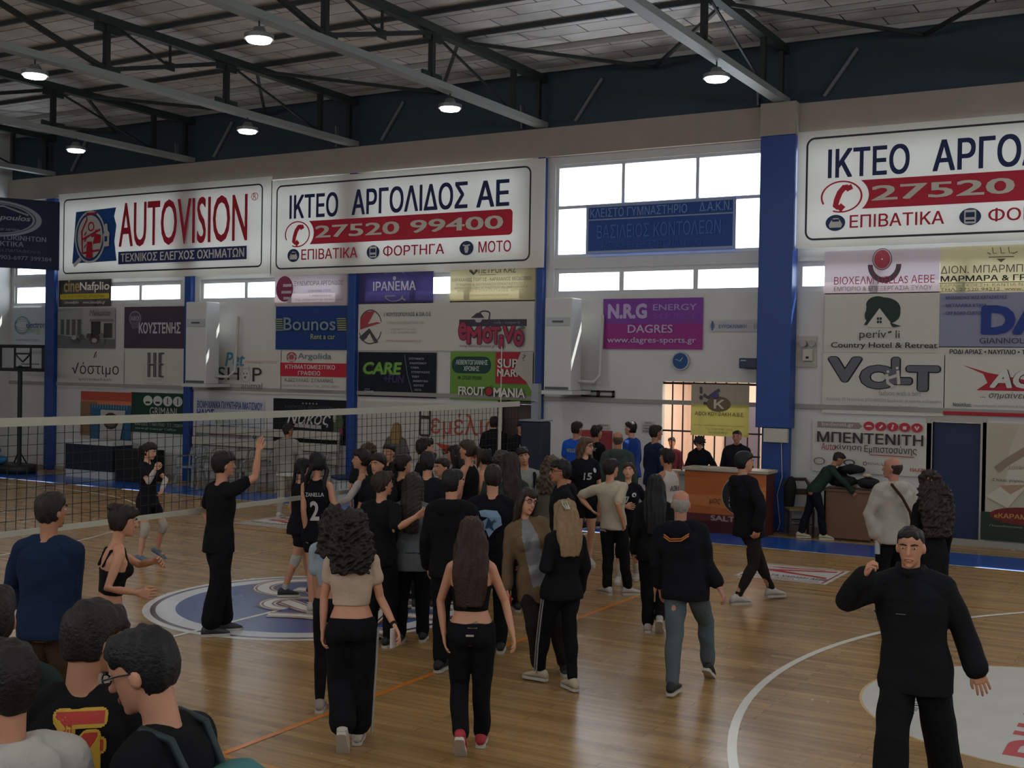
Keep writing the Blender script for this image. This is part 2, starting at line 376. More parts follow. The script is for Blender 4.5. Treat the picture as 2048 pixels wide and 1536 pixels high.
# windows
glass = bpy.data.materials.new('window_glass'); glass.use_nodes = True; nt = glass.node_tree
tr = nt.nodes.new('ShaderNodeBsdfTransparent'); tr.inputs[0].default_value = (.93, .95, .97, 1); gl = nt.nodes.new('ShaderNodeBsdfGlossy'); gl.inputs['Roughness'].default_value = .05
ms = nt.nodes.new('ShaderNodeMixShader'); ms.inputs[0].default_value = .06; nt.links.new(tr.outputs[0], ms.inputs[1]); nt.links.new(gl.outputs[0], ms.inputs[2]); nt.links.new(ms.outputs[0], nt.nodes['Material Output'].inputs[0])
wn = 0
def window(x0, x1, z0, z1, vs, hs, fw=.06):
    global wn; wn += 1
    y0, y1 = DW+.04, DW+.12
    mb = MB()
    for x in [x0, x1-fw]: mb.box((x, y0, z0), (x+fw, y1, z1))
    for z in [z0, z1-fw]: mb.box((x0+fw, y0, z), (x1-fw, y1, z+fw))
    for x in vs: mb.box((x-fw/2, y0, z0+fw), (x+fw/2, y1, z1-fw))
    for z in hs: mb.box((x0+fw, y0-.01, z-fw/2), (x1-fw, y1+.01, z+fw/2))
    w = tag(mb.build('window_%d' % wn, white_frame), kind='structure')
    p = MB(); p.box((x0+.01, DW+.075, z0+.01), (x1-.01, DW+.085, z1-.01)); p.build('pane', glass, w)
for (x0, x1) in bays:
    L = x1-x0; n = 3 if L > 2 else 1
    vs = [x0+L*k/n for k in range(1, n)]
    if abs(x0+10.86) < .1: vs = [-9.45, -7.98]
    window(x0, x1, *UW, vs, [5.83]); window(x0, x1, *LW, vs, [], .09 if n > 1 else .06)
# roof overhang outside, keeps high sun off the upper windows
mb = MB(); mb.box((XL-.3, DW+.25, 7.6), (XR+.3, DW+1.45, 7.75)); tag(mb.build('trim_3', plaster_dark), kind='structure')
# door and hatch
mb = MB(); x0, x1, z0, z1 = DOOR
mb.box((x0-.09, DW-.03, 0), (x0, DW+.2, z1+.09)); mb.box((x1, DW-.03, 0), (x1+.09, DW+.2, z1+.09)); mb.box((x0, DW-.03, z1), (x1, DW+.2, z1+.09))
d = tag(mb.build('door_1', mat('door_frame', 'a09a90')), kind='structure')
mb = MB(); mb.box((x0+.005, DW+.05, .01), (x1-.005, DW+.1, z1-.005)); dl = mb.build('door_leaf', mat('door_blue', '0d2244', rough=.5), d)
mb = MB(); mb.box((x0+.05, DW+.02, .95), (x0+.08, DW+.05, 1.1)); mb.box((x0+.05, DW-.01, 1.03), (x0+.17, DW+.02, 1.05)); mb.build('door_handle', mat('dark_metal', '2a2c2e', rough=.4, metal=.6), dl)
mb = MB(); x0, x1, z0, z1 = DOOR2
mb.box((x0-.07, DW-.03, 0), (x0, DW+.2, z1+.07)); mb.box((x1, DW-.03, 0), (x1+.07, DW+.2, z1+.07)); mb.box((x0, DW-.03, z1), (x1, DW+.2, z1+.07))
d = tag(mb.build('door_2', mat('door_frame_dark', '4a3d36')), kind='structure')
mb = MB(); mb.box((x0+.005, DW+.05, .01), (x1-.005, DW+.1, z1-.005)); mb.build('door_leaf', mat('door_brown', '453530', rough=.6), d)
# room behind the hatch
hx0, hx1, hz0, hz1 = HATCH
warm = mat('office_wall', 'd8c0ae', rough=.8)
off = None
for q, (a_, b_) in enumerate((((hx0-.6, DW+2.8, 0), (hx1+.5, DW+2.9, 3)), ((hx0-.7, DW+.26, 0), (hx0-.6, DW+2.9, 3)), ((hx1+.5, DW+.26, 0), (hx1+.6, DW+2.9, 3)), ((hx0-.7, DW+.26, 3), (hx1+.6, DW+2.9, 3.1)), ((hx0-.7, DW+.25, -.1), (hx1+.6, DW+2.9, 0)))):
    mb = MB(); mb.box(a_, b_); w_ = tag(mb.build(('wall_office_back', 'wall_office_left', 'wall_office_right', 'ceiling_office', 'floor_office')[q], warm), kind='structure'); off = off or w_
mb = MB(); mb.box((-8.35, DW+2.72, 0), (-7.62, DW+2.79, 2.05)); mb.build('office_door', mat('office_door', '5a5560'), off)
mb = MB(); mb.box((-6.86, DW+2.74, .5), (-6.1, DW+2.79, 2.3)); mb.build('office_window', mat('office_window_lit', 'f4f4f0', emit=1.6), off)
mb = MB(); mb.box((-7.15, DW+2.5, .9), (-6.75, DW+2.6, 1.65)); mb.build('notice_board', mat('board_grey', '77747c'), off)
l = area('office_lamp', (-7.5, DW+1.4, 2.95), (0, 0, 0), 1.2, .4, 55, (1, .93, .85))
iron = mat('grille_iron', '2a2022', rough=.6)
mb = MB(); ys = DW+.06
x = hx0+.18
while x < hx1: mb.bar((x, ys, hz0), (x, ys, hz1), .022, .022); x += .205
mb.bar((hx0, ys, hz0+.72), (hx1, ys, hz0+.72), .03, .03); mb.bar((hx0, ys, hz1-.03), (hx1, ys, hz1-.03), .04, .04)
w = tag(mb.build('window_20', iron), kind='structure'); w['label'] = 'barred ticket hatch'
mb = MB(); mb.box((hx0-.05, DW-.06, hz0-.06), (hx1+.05, DW+.25, hz0)); mb.build('sill', mat('sill_grey', '9a958c'), w)
# ---------------------------------------------------------------- roof
def foil_mat():
    m = bpy.data.materials.new('foil_insulation'); m.use_nodes = True; nt = m.node_tree; b = nt.nodes['Principled BSDF']
    tc = nt.nodes.new('ShaderNodeTexCoord')
    br = nt.nodes.new('ShaderNodeTexBrick'); br.inputs['Scale'].default_value = 1; br.inputs['Brick Width'].default_value = 1.15; br.inputs['Row Height'].default_value = .46
    br.inputs['Mortar Size'].default_value = .014; br.inputs['Mortar Smooth'].default_value = .4
    br.inputs['Color1'].default_value = lin('e4e2de'); br.inputs['Color2'].default_value = lin('d0cdc9'); br.inputs['Mortar'].default_value = lin('4c4a48')
    nt.links.new(tc.outputs['Object'], br.inputs['Vector'])
    n = nt.nodes.new('ShaderNodeTexNoise'); n.inputs['Scale'].default_value = 1.3; n.inputs['Detail'].default_value = 6; nt.links.new(tc.outputs['Object'], n.inputs['Vector'])
    mx = nt.nodes.new('ShaderNodeMix'); mx.data_type = 'RGBA'; mx.blend_type = 'MULTIPLY'; mx.inputs['Factor'].default_value = .6
    nt.links.new(br.outputs['Color'], mx.inputs['A']); nt.links.new(n.outputs['Color'], mx.inputs['B']); mx.inputs['Factor'].default_value = .45; cr = nt.nodes.new('ShaderNodeValToRGB'); cr.color_ramp.elements[0].position = .35; cr.color_ramp.elements[0].color = (.45, .44, .43, 1); cr.color_ramp.elements[1].position = .65; nt.links.new(n.outputs['Fac'], cr.inputs['Fac']); nt.links.new(cr.outputs['Color'], mx.inputs['B']); nt.links.new(mx.outputs['Result'], b.inputs['Base Color'])
    b.inputs['Metallic'].default_value = .35; b.inputs['Roughness'].default_value = .38
    mr = nt.nodes.new('ShaderNodeMapRange'); mr.inputs['To Min'].default_value = .42; mr.inputs['To Max'].default_value = .68; nt.links.new(n.outputs['Fac'], mr.inputs['Value']); nt.links.new(mr.outputs[0], b.inputs['Roughness'])
    n2 = nt.nodes.new('ShaderNodeTexNoise'); n2.inputs['Scale'].default_value = 3.5; n2.inputs['Detail'].default_value = 4; nt.links.new(tc.outputs['Object'], n2.inputs['Vector'])
    ad = nt.nodes.new('ShaderNodeMath'); ad.operation = 'MULTIPLY_ADD'; ad.inputs[1].default_value = -.6; nt.links.new(br.outputs['Fac'], ad.inputs[0]); nt.links.new(n2.outputs['Fac'], ad.inputs[2])
    bp = nt.nodes.new('ShaderNodeBump'); bp.inputs['Strength'].default_value = .5; bp.inputs['Distance'].default_value = .06; nt.links.new(ad.outputs[0], bp.inputs['Height']); nt.links.new(bp.outputs[0], b.inputs['Normal'])
    return m
mb = MB(); mb.box((XL-.3, YB-.3, ROOFZ), (XR+.3, DW+.2, ROOFZ+.15))
ceiling = tag(mb.build('ceiling', foil_mat()), kind='structure')
purl = mat('purlin_grey', '3a3f40', rough=.5, metal=.3)
k = 0; y = DW-.12
while y > YB:
    mb = MB(); mb.box((XL, y-.022, ROOFZ-.08), (XR, y+.022, ROOFZ)); tag(mb.build('ceiling_beam', mat('purlin_edge', 'a8a9a6', metal=.4, rough=.4) if k < 2 else purl, ceiling))
    y -= 1.38; k += 1
green = mat('truss_green', '22332e', rough=.5, metal=.1); chordm = mat('chord_grey', '8a908c', rough=.5, metal=.2); darkst = mat('truss_dark', '1d2221', rough=.5)
NODES = [DW-.25, 19.2, 16.5, 13.72, 11.0, 8.25, 5.5, 2.75, 0, -2.75]
BZ, TZ = 7.43, 8.31
for cx in COLX+[7.78]:
    if cx > 8.5: continue
    T = empty('roof_truss', (cx, DW, BZ), kind='structure'); T['label'] = 'dark green lattice roof truss'
    o3 = (cx, DW, BZ)
    def bb(mbx, nm, m): mbx.build(nm, m, T, loc=o3)
    mb = MB(); mb.box((cx-.10, YB, BZ-.06), (cx+.10, DW-.02, BZ-.045)); mb.box((cx-.10, YB, BZ-.045), (cx-.085, DW-.02, BZ+.05)); mb.box((cx+.085, YB, BZ-.045), (cx+.10, DW-.02, BZ+.05)); bb(mb, 'bottom_chord', chordm)
    mb = MB(); mb.box((cx-.075, YB, TZ-.07), (cx+.075, DW-.02, TZ+.07)); bb(mb, 'top_chord', green)
    for i, y in enumerate(NODES):
        mb = MB(); mb.bar((cx, y, BZ-.04), (cx, y, TZ), .09, .09); bb(mb, 'post', darkst)
        if i > 1:
            mb = MB(); mb.box((cx-.02, y-.28, BZ-.03), (cx+.02, y+.28, BZ+.16)); mb.box((cx-.02, y-.25, TZ-.2), (cx+.02, y+.25, TZ)); bb(mb, 'gusset_plate', green)
    for i in range(2, len(NODES)-1):
        ya, yb_ = NODES[i], NODES[i+1]
        lo, hi = (yb_, ya) if i % 2 == 0 else (ya, yb_)
        mb = MB(); mb.bar((cx, lo, BZ+.08), (cx, hi, TZ-.06), .07, .08, up=(1, 0, 0)); bb(mb, 'diagonal', darkst)
        if i % 2 == 0:
            ym = (lo+hi)/2; zm = (BZ+TZ)/2
            mb = MB(); mb.bar((cx, ym, zm), (cx, ym, TZ), .035, .035); mb.bar((cx, ym, zm), (cx, lo+.2, TZ-.05), .035, .035); mb.box((cx-.015, ym-.1, zm-.06), (cx+.015, ym+.1, zm+.08)); bb(mb, 'hanger', darkst)
    mb = MB(); mb.bar((cx, NODES[1], BZ+.05), (cx, NODES[2], TZ-.05), .035, .035); bb(mb, 'end_brace', darkst)
for i in range(len(COLX)-1):
    xa, xb = COLX[i], COLX[i+1]; xm = (xa+xb)/2
    mb = MB()
    for q, (A, B) in enumerate(((xa, xm), (xb, xm))):
        mb.bar((A, 17.3, TZ-.02), (B, DW-.2, TZ-.06), .05, .06)
        mb.bar((A, 8.3, TZ-.02), (B, 11.2, TZ-.04), .04, .05)
    tag(mb.build('ceiling_brace', darkst, ceiling))
# high bay lamps
lampw = mat('lamp_lens', 'fffaf0', emit=16); lampb = mat('lamp_body', '7a7c7c', rough=.4, metal=.5)
def lamp_label(x, y):
    return {(-6.38, 17.1): 'round lit hall lamp on the truss over the ticket counter, nearer the wall', (-6.38, 12.35): 'round lit hall lamp at the top edge of the picture',
            (-11.13, 17.1): 'round lit hall lamp above the right end of the long white banner', (-11.13, 12.35): 'largest round lit hall lamp, in the upper left third on a truss',
            (-15.67, 17.1): 'round lit hall lamp above the gap between the two framed white banners', (-15.67, 12.35): 'round lit hall lamp at the far left edge under a truss',
            (-20.39, 17.1): 'round lit hall lamp above the framed car inspection banner'}.get((x, y))
for cx in COLX[1:]:
    for y in (17.1, 12.35, 7.6, 2.85):
        lab = lamp_label(cx, y)
        L = empty('high_bay_lamp', (cx-.02, y, 7.12), lab or 'round lit hall lamp overhead, outside the photo', 'ceiling lamp', 'high bay lamps under the trusses')
        mb = MB(); mb.cyl((0, 0, 0), .20, .06, 24); mb.cyl((0, 0, .06), .12, .1, 18, r2=.07); mb.build('housing', lampb, L, smooth=False)
        mb = MB(); mb.cyl((0, 0, -.035), .155, .034, 24, r2=.175); mb.build('lens', lampw, L)
        mb = MB(); mb.tube([(0, 0, .15), (0, 0, .32)], .012, 8); mb.build('hook', darkst, L)
        ld = bpy.data.lights.new('lamp_light', 'SPOT'); ld.energy = 60; ld.spot_size = math.radians(150); ld.spot_blend = .6; ld.shadow_soft_size = .16; ld.color = (1, .97, .9)
        lo = bpy.data.objects.new('lamp_light', ld); link(lo, L); lo.location = (0, 0, -.06)
# ---------------------------------------------------------------- banners on the far wall
def sheet(tl, br, bgc, off=.03):
    A = aty(*tl, DW-off); B = aty(*br, DW-off)
    a = Art((A[0], DW-off, B[2]), (1, 0, 0), (0, 0, 1), B[0]-A[0], A[2]-B[2], bgc)
    return a
WHT = 'c9c6bd'; NAV = '26305c'; RED = 'b8263c'; GRY = '6a6a6c'
SMALL = 'sponsor banners on the far wall'
def bdone(a, lab, group=SMALL): return a.done('banner', lab, 'banner', group)
# framed inspection banners
a = sheet((118, 389), (542, 547), WHT, .20)
a.frame(.026, .07, .962, .935, .13, .035, '2e3038')
a.p([(.075, .19), (.092, .78), (.295, .80), (.285, .70), (.297, .60), (.288, .42), (.30, .20)], '234a86')
a.e(.166, .485, .078, .30, 'd2d0c8'); a.ring(.166, .485, .071, .275, .9, '234a86'); a.e(.166, .485, .063, .245, 'd2d0c8')
a.ln([(.085, .16), (.12, .24)], .10, 'd2d0c8')
for q in ([(.13, .30), (.125, .55), (.15, .68), (.15, .75), (.20, .75)], [(.20, .56), (.185, .49), (.175, .49)], [(.13, .30), (.215, .33)], [(.13, .46), (.22, .56)]): a.ln(q, .05, RED)
a.ring(.174, .60, .016, .055, .7, RED); a.p([(.185, .40), (.222, .41), (.224, .50), (.195, .52)], RED); a.p([(.15, .24), (.185, .24), (.18, .43), (.155, .43)], RED)
for i in range(3): a.ln([(.142, .36+.07*i), (.152, .40+.07*i)], .03, RED)
a.p([(.240, .36), (.268, .37), (.270, .52), (.262, .54), (.258, .62), (.246, .62), (.244, .53), (.238, .50)], 'd2d0c8'); a.r(.246, .42, .260, .48, '234a86')
a.t('AUTOVISION', .318, .905, .345, .84, RED, bold=.012)
a.ring(.935, .80, .015, .04, .84, RED); a.t('R', .929, .942, .775, .83, RED)
a.r(.318, .155, .905, .295, NAV); a.t('ΤΕΧΝΙΚΟΣ ΕΛΕΓΧΟΣ ΟΧΗΜΑΤΩΝ', .33, .895, .18, .275, 'd8d6ce', bold=.022)
bdone(a, 'wide framed white banner with a magnifying glass logo and big red capitals', 'large framed banners below the roof beam')
def ikteo(tl, br, lab, wh=None):
    a = sheet(tl, br, WHT, .20)
    if wh: a = Art(a.o, a.ux, a.uy, wh[0], a.H, WHT)
    a.frame(.022, .065, .955, .945, .15, .035, '34353c')
    a.t('ΙΚΤΕΟ', .077, .272, .585, .835, NAV, bold=.022); a.t('ΑΡΓΟΛΙΔΟΣ', .325, .745, .585, .845, NAV, bold=.022); a.t('ΑΕ', .775, .885, .585, .835, NAV, bold=.022)
    a.p([(.112+.066*math.cos(t), .43+.175*math.sin(t)) for t in np.linspace(-.72, .80, 12)][::-1]+[(.158, .315)]+[q for q in a.rr(.5, .315, .897, .555, .08)[:14]]+[(.158, .555)], RED)
    a.ring(.112, .425, .051, .135, .91, RED, a0=-2.0, a1=3.6)
    a.ln([(.128, .50), (.118, .50), (.108, .46), (.101, .40), (.098, .35), (.106, .335)], .10, RED); a.ln([(.128, .515), (.133, .475)], .11, RED); a.ln([(.106, .35), (.117, .315)], .11, RED)
    a.t('27520 99400', .185, .868, .375, .50, 'd8d4c6', bold=.02)
    def disc(u): a.e(u, .205, .024, .068, '253558')
    disc(.099); a.p([(.083, .19), (.088, .22), (.094, .245), (.106, .245), (.111, .22), (.116, .19), (.113, .165), (.085, .165)], 'cfcfcb'); a.r(.091, .215, .108, .235, '253558')
    disc(.412); a.rrect(.399, .15, .425, .26, .02, 'cfcfcb'); a.r(.402, .20, .422, .24, '253558'); a.r(.402, .165, .422, .18, '253558')
    disc(.748); a.p([(.744, .16), (.752, .16), (.756, .2), (.752, .235), (.744, .235), (.740, .2)], 'cfcfcb'); a.ln([(.736, .235), (.748, .225), (.760, .235)], .03, 'cfcfcb')
    for s, u0, u1 in (('ΕΠΙΒΑΤΙΚΑ', .135, .355), ('ΦΟΡΤΗΓΑ', .452, .672), ('ΜΟΤΟ', .79, .898)): a.t(s, u0, u1, .155, .262, RED, bold=.012)
    bdone(a, lab, 'large framed banners below the roof beam'); return a.W
ik = ikteo((543, 362), (1088, 535), 'wide framed white banner with a red phone number bar, left of the tall window')
ikteo((1596, 265), (2048, 481), 'wide framed white banner with a red phone number bar, cut by the right edge', (ik, 0))
# navy banner hung across the left corner
R0 = aty(118, 541, DW-.25); R1 = R0+np.array([-1.35, -2.2, 0.0]); ux = (R0-R1); Wd = np.linalg.norm(ux); ux /= Wd
zt = aty(118, 404, DW-.25)[2]
a = Art(R1, ux, (0, 0, 1), Wd, zt-R0[2], '141d34')
a.ring(.42, .70, .42, .26, .88, '9aa0a8'); a.ring(.42, .70, .36, .22, .94, '9aa0a8'); a.ln([(.12, .76), (.3, .86), (.5, .88), (.66, .80), (.72, .77)], .04, '9aa0a8')
a.t('opoulos', .42, .74, .66, .76, 'a4a9b0', bold=.02, shear=.25); a.t('& car service', .42, .64, .53, .58, '8f949c', shear=.2)
a.t('ΑΥΤΟΚΙΝΗΤΩΝ', .40, .88, .40, .47, '8d94a0', bold=.02); a.t('ΑΝΤΑΛΛΑΚΤΙΚΑ', .12, .68, .31, .38, '8d94a0', bold=.02)
a.t('(ΘΕΣΗ ΠΑΠΑΦΕΝΗ)', .35, .83, .215, .27, '6a7280'); a.t('27520 799903-6977 399384', .2, .93, .12, .18, '7d8592', bold=.01)
bdone(a, 'dark navy banner with a silver car oval hung across the left corner', None)
# --- small banners, left to right
a = sheet((25, 613), (93, 690), 'b4bcc0')
for q in range(3): a.ring(.30, .52, .22, .10+.06*q, .9, '6f7f84', a0=.3*q)
a.ln(arcp(.3, .5, .22, .5, 6), .02, '74868a'); a.t('electron', .42, .98, .44, .60, '3f5f8a', bold=.01); a.t('energy', .45, .85, .26, .42, '8fae8a'); a.t('ΕΝΕΡΓΕΙΑΚΕΣ ΛΥΣΕΙΣ', .15, .8, .10, .15, '7d8488')
bdone(a, 'pale banner with an atom symbol above the black hoop frame')
a = sheet((118, 558), (222, 612), '2b2724')
a.t('cine', .10, .40, .52, .95, 'a08552', bold=.02); a.t('Nafplio', .41, .97, .48, .86, 'd2cfc4', bold=.02); a.rrect(.03, .26, .97, .45, .04, 'cdb83a'); a.t('ΠΛ. ΕΛΕΥΘΕΡΙΑΣ 2752027466', .08, .88, .31, .41, '6e6420')
a.t('cinenafplio', .12, .4, .08, .2, 'c8c6c0', bold=.01); a.t('www.cinenafplio.gr', .48, .9, .06, .2, 'c8c6c0', bold=.01)
bdone(a, 'small dark banner with a yellow strip, directly under the magnifying glass logo')
a = sheet((116, 617), (230, 697), '8b8c8c')
a.p([(0, 0), (1, 0), (1, .22), (.45, .24), (0, .34)], '6c6d6e'); a.p([(0, .34), (.45, .24), (.45, .98), (0, .9)], '9a9a97'); a.r(.45, .24, 1, 1, 'a4a39e')
for q in range(4): a.r(.06+.1*q, .34-.01*q, .12+.1*q, .72, '575656')
a.r(.60, .26, .76, .66, '3b3a3a'); a.r(.82, .26, .96, .62, '434242'); a.r(.58, .66, .98, .72, '7b7a77')
random.seed(3)
for q in range(16):
    u = .12+.8*random.random(); v = .16+.16*random.random(); a.e(u, v, .03+.02*random.random(), .06, random.choice(['4a4949', '777674', 'a9a7a1', '5c5a58']), 12)
a.t('Mélusine', .60, .96, .80, .95, '5c5a58', shear=.3)
bdone(a, 'black and white photo banner of a street café terrace')
a = sheet((249, 614), (372, 697), '4a3b4c')
a.e(.18, .72, .10, .18, '8d8492'); a.e(.18, .72, .085, .15, '5d4f60'); a.t('ΑΦΟΙ', .11, .25, .66, .78, 'a79fac', bold=.02); a.p([(.10, .6), (.27, .66), (.25, .48), (.14, .46)], '6d6070')
a.t('ΚΟΥΣΤΕΝΗΣ', .25, .92, .35, .62, 'c6c0c6', bold=.03); bdone(a, 'dull plum banner with white capitals and a round badge')
a = sheet((116, 700), (247, 778), WHT)
a.t('√όστιμο', .22, .93, .30, .68, '3a3a3c'); a.t('ψητοπωλειο', .33, .82, .18, .27, '5a5a5c'); a.ln([(.56, .80), (.58, .92), (.60, .96)], .04, '5a5a5c'); a.ln([(.59, .80), (.60, .9)], .02, '5a5a5c')
bdone(a, 'plain white banner with thin dark lowercase writing and a fork')
a = sheet((250, 697), (373, 776), WHT)
for q in range(3):
    a.r(.375+.022*q, .26, .387+.022*q, .90, '4a4c56'); a.r(.47+.022*q, .26, .482+.022*q, .90, '4a4c56')
    a.r(.555+.022*q, .26, .567+.022*q, .90, '4a4c56')
a.r(.42, .56, .48, .60, '4a4c56'); a.r(.60, .86, .66, .90, '4a4c56'); a.r(.60, .57, .65, .61, '4a4c56'); a.r(.60, .26, .66, .30, '4a4c56'); a.frame(.34, .08, .70, .62, .1, .01, 'a9a8a4'); a.t('ΞΕΝΟΔΟΧΕΙΟ', .38, .66, .17, .21, 'a09f9a')
bdone(a, 'white banner with a tall striped two-letter monogram')
a = sheet((162, 782), (262, 915), 'c99a70')
a.r(0, .86, 1, 1, 'b2503c'); a.p([(.0, .70), (1, .74), (1, .86), (0, .86)], 'c47a58'); a.r(0, .30, .34, .84, '8a6a50'); a.r(0, 0, 1, .30, 'bdb7aa')
a.p([(.20, .10), (1, .08), (1, .80), (.20, .80)], '2f607f')
for q in range(14): a.ln([(.24+.054*q, .74), (.245+.054*q, .80)], .012, 'b5c3c9')
a.p([(.42, .20), (.80, .18), (.92, .72), (.44, .72)], 'b9b6b0'); a.e(.64, .55, .15, .13, '3a3230'); a.e(.64, .52, .10, .06, '6c564c'); a.p([(.44, .1), (.74, .1), (.70, .28), (.5, .28)], 'a88f7d')
bdone(a, 'orange and blue banner with a coffee cup, behind the net near the left edge')
a = sheet((262, 784), (370, 869), '1d3d33')
for q in range(4):
    a.e(.32+.185*q, .80, .085, .125, 'c3c6c0'); a.r(.28+.185*q, .73, .36+.185*q, .78, '1d3d33') if q < 2 else a.r(.312+.185*q, .72, .328+.185*q, .88, '1d3d33')
a.t('GRIMANI', .37, .86, .44, .64, 'b9c0b8'); a.t('ΚΑΦΕΔΕΣ Λ. ΝΑΥΠΛΙΟ   Τ.Τ. 2752025', .10, .97, .17, .25, 'aab2aa'); a.t('www.grimani.gr Caffee', .10, .85, .06, .13, 'aab2aa')
bdone(a, 'dark green banner with four white discs in a row')
a = sheet((392, 797), (527, 882), 'b9bcc4')
a.t('ΒΙΟΜΗΧΑΝΙΚΑ ΠΛΥΝΤΗΡΙΑ ΙΜΑΤΙΣΜΟΥ', .02, .98, .76, .95, '27407f', bold=.025); a.t('ΗΛΙΟΣ', .02, .28, .54, .74, '27407f', bold=.03); a.t('Στέλιος Δεσύλλας & ΣΙΑ Ο.Ε.', .30, .98, .54, .68, 'c08082', bold=.01)
a.t('ΚΑΘΑΡΙΣΤΗΡΙΟ', .3, .76, .38, .48, '8fae8a'); a.t('6946952634 • 2752092263 • 6944227664', .06, .97, .20, .34, '3f6a9c', bold=.015); a.t('Ναύπλιο Νέας Κίου', .22, .82, .03, .15, 'b5505a', shear=.2); a.ring(.88, .09, .025, .05, .6, '3a3a3c')
bdone(a, 'white banner with two rows of blue capitals, behind the raised hand')
a = sheet((430, 700), (562, 789), WHT)
a.t('Pet', .16, .46, .62, .95, '4f86a4', bold=.02, shear=.2); a.t('ΠΑΙΧΝΙΔΟΤΟΠΟΣ', .46, .95, .70, .76, 'b5707c', shear=.2); a.t('SH', .05, .38, .30, .60, '3a3a3c'); a.t('P', .58, .72, .28, .60, '3a3a3c')
a.ring(.48, .42, .075, .17, .88, 'a9a8a4'); a.p([(.41, .52), (.42, .66), (.46, .57)], 'b2b0ab'); a.p([(.55, .52), (.54, .66), (.50, .57)], 'b2b0ab'); a.e(.455, .46, .008, .018, '3a3a3c', 10); a.e(.505, .46, .008, .018, '3a3a3c', 10); a.p([(.465, .39), (.495, .39), (.48, .33)], '2c2c2e')
a.t('animal', .42, .74, .11, .26, '6f6e6c'); a.t('ΦΑΡΜΑΚΑ ΖΩΩΝ • ΤΡΟΦΕΣ', .0, .42, .17, .22, '7fa0b4')
bdone(a, 'white banner with a blue script word over a dog face')
a = sheet((550, 546), (694, 611), 'b7aab0')
a.e(.14, .52, .12, .38, '7d2f4c'); a.r(.12, .58, .24, .66, 'b7aab0'); a.r(.10, .38, .24, .46, 'b7aab0'); a.r(.13, .20, .22, .28, 'b7aab0')
a.t('ΞΥΛΕΜΠΟΡΙΑ ΑΡΓΟΛΙΔΟΣ', .28, .95, .60, .73, '6a5f66'); a.t('ΒΙΟΜΗΧΑΝΙΑ ΞΥΛΟΥ', .48, .78, .40, .48, '837880'); a.t('Ε. ΜΑΝΩΛΑΚΗΣ & ΥΙΟΙ', .5, .8, .27, .33, '8a8088'); a.t('Τηλ. 27520-61617 fax 2752061 e-mail', .3, .96, .14, .21, '837880')
bdone(a, 'pale pink banner with a maroon round E shape')
a = sheet((552, 613), (693, 700), '1d3d78')
for q in range(6):
    a.r(.0, .44+.05*q, .11, .465+.05*q, '8f9a68'); a.r(.875, .44+.05*q, 1, .465+.05*q, '9a9c58')
a.t('Bounos', .13, .86, .44, .74, '7d9098', bold=.01); a.t('Rent a car', .52, .86, .24, .36, '9aa86c', bold=.015)
bdone(a, 'dark blue banner with pale striped bars at both sides')
a = sheet((562, 702), (692, 792), WHT)
a.e(.17, .86, .08, .12, 'a04c58'); a.p([(.09, .86), (.17, .96), (.25, .86), (.22, .86), (.22, .76), (.12, .76), (.12, .86)], 'b8b0ac'); a.e(.17, .86, .04, .06, 'a04c58'); a.t('Argolida', .27, .78, .78, .96, '6d7a88', bold=.01)
a.r(0, .42, 1, .73, RED); a.t('ΚΤΗΜΑΤΟΜΕΣΙΤΙΚΟ', .08, .84, .59, .69, 'd2c8c4', bold=.02); a.t('ΓΡΑΦΕΙΟ', .28, .62, .445, .55, 'd2c8c4', bold=.02)
a.t('Κ.ΔΕΣΥΛΛΑΣ  Σ.ΓΑΛΑΝΗΣ', .08, .82, .29, .375, '4c4c50'); a.t('Άργους 33, Ναύπλιο • Τηλ. 27520-28830', .02, .9, .16, .235, '88888a'); a.t('www.argolida-realestate.gr', .12, .8, .05, .14, '77777a')
bdone(a, 'white banner with a broad red band below a small house logo')
a = sheet((547, 796), (691, 891), '15171d')
a.t('★ ★ ★ ★ ★', .40, .62, .88, .93, '9a9a98'); a.t('ΑΙΘΟΥΣΕΣ ΔΕΞΙΩΣΕΩΝ', .16, .82, .78, .85, '4d5566'); a.t('Νάκος', .20, .80, .38, .74, 'c8c6c2', shear=.35, bold=.01); a.p([(.30, .36), (.68, .33), (.68, .42), (.32, .44)], 'a7a5a0')
a.t('3ο χλμ. Ναύπλιο', .24, .55, .11, .2, 'b4b2ae', bold=.015); a.rrect(.565, .09, .61, .2, .02, 'a9a7a2'); a.t('27520-27788', .63, .92, .09, .17, 'b4b2ae', bold=.015)
a.p([(.84, .12), (.96, .1), (.98, .55), (.92, .82), (.85, .6)], '4d5a44'); a.e(.91, .75, .04, .08, '8a4a4c'); a.p([(.88, .14), (.98, .24), (.97, .42), (.90, .28)], '8f2c58'); a.e(.86, .6, .02, .1, 'a5a090')
bdone(a, 'black banner with white script and a bunch of flowers')
a = sheet((715, 533), (866, 606), '3a3564')
a.t('COFFEE BAR', .37, .63, .76, .82, '8d88a8', arc=.08); a.e(.5, .66, .022, .055, 'b4aec0'); a.t('ΙΡΑΝΕΜΑ', .22, .78, .34, .58, 'd6d2da', bold=.02)
a.ring(.5, .20, .12, .15, .86, 'a99a8a', a0=PI, a1=2*PI); a.ln([(.38, .20), (.52, .20)], .025, 'a99a8a'); a.ln([(.61, .14), (.65, .08)], .03, 'a99a8a')
bdone(a, 'violet banner with white capitals and a cup outline')
a = sheet((901, 529), (1070, 602), 'bdb48e')
a.p([(.23, .97), (.33, .97), (.33, .80), (.28, .70), (.23, .80)], '4f4b40'); a.p([(.25, .93), (.31, .88), (.29, .76), (.26, .84)], 'bdb48e'); a.t('ΠΕΤΡΟΓΚΑΖ', .345, .78, .74, .90, '54504a'); a.ln([(.35, .70), (.55, .70)], .01, '9a7d40')
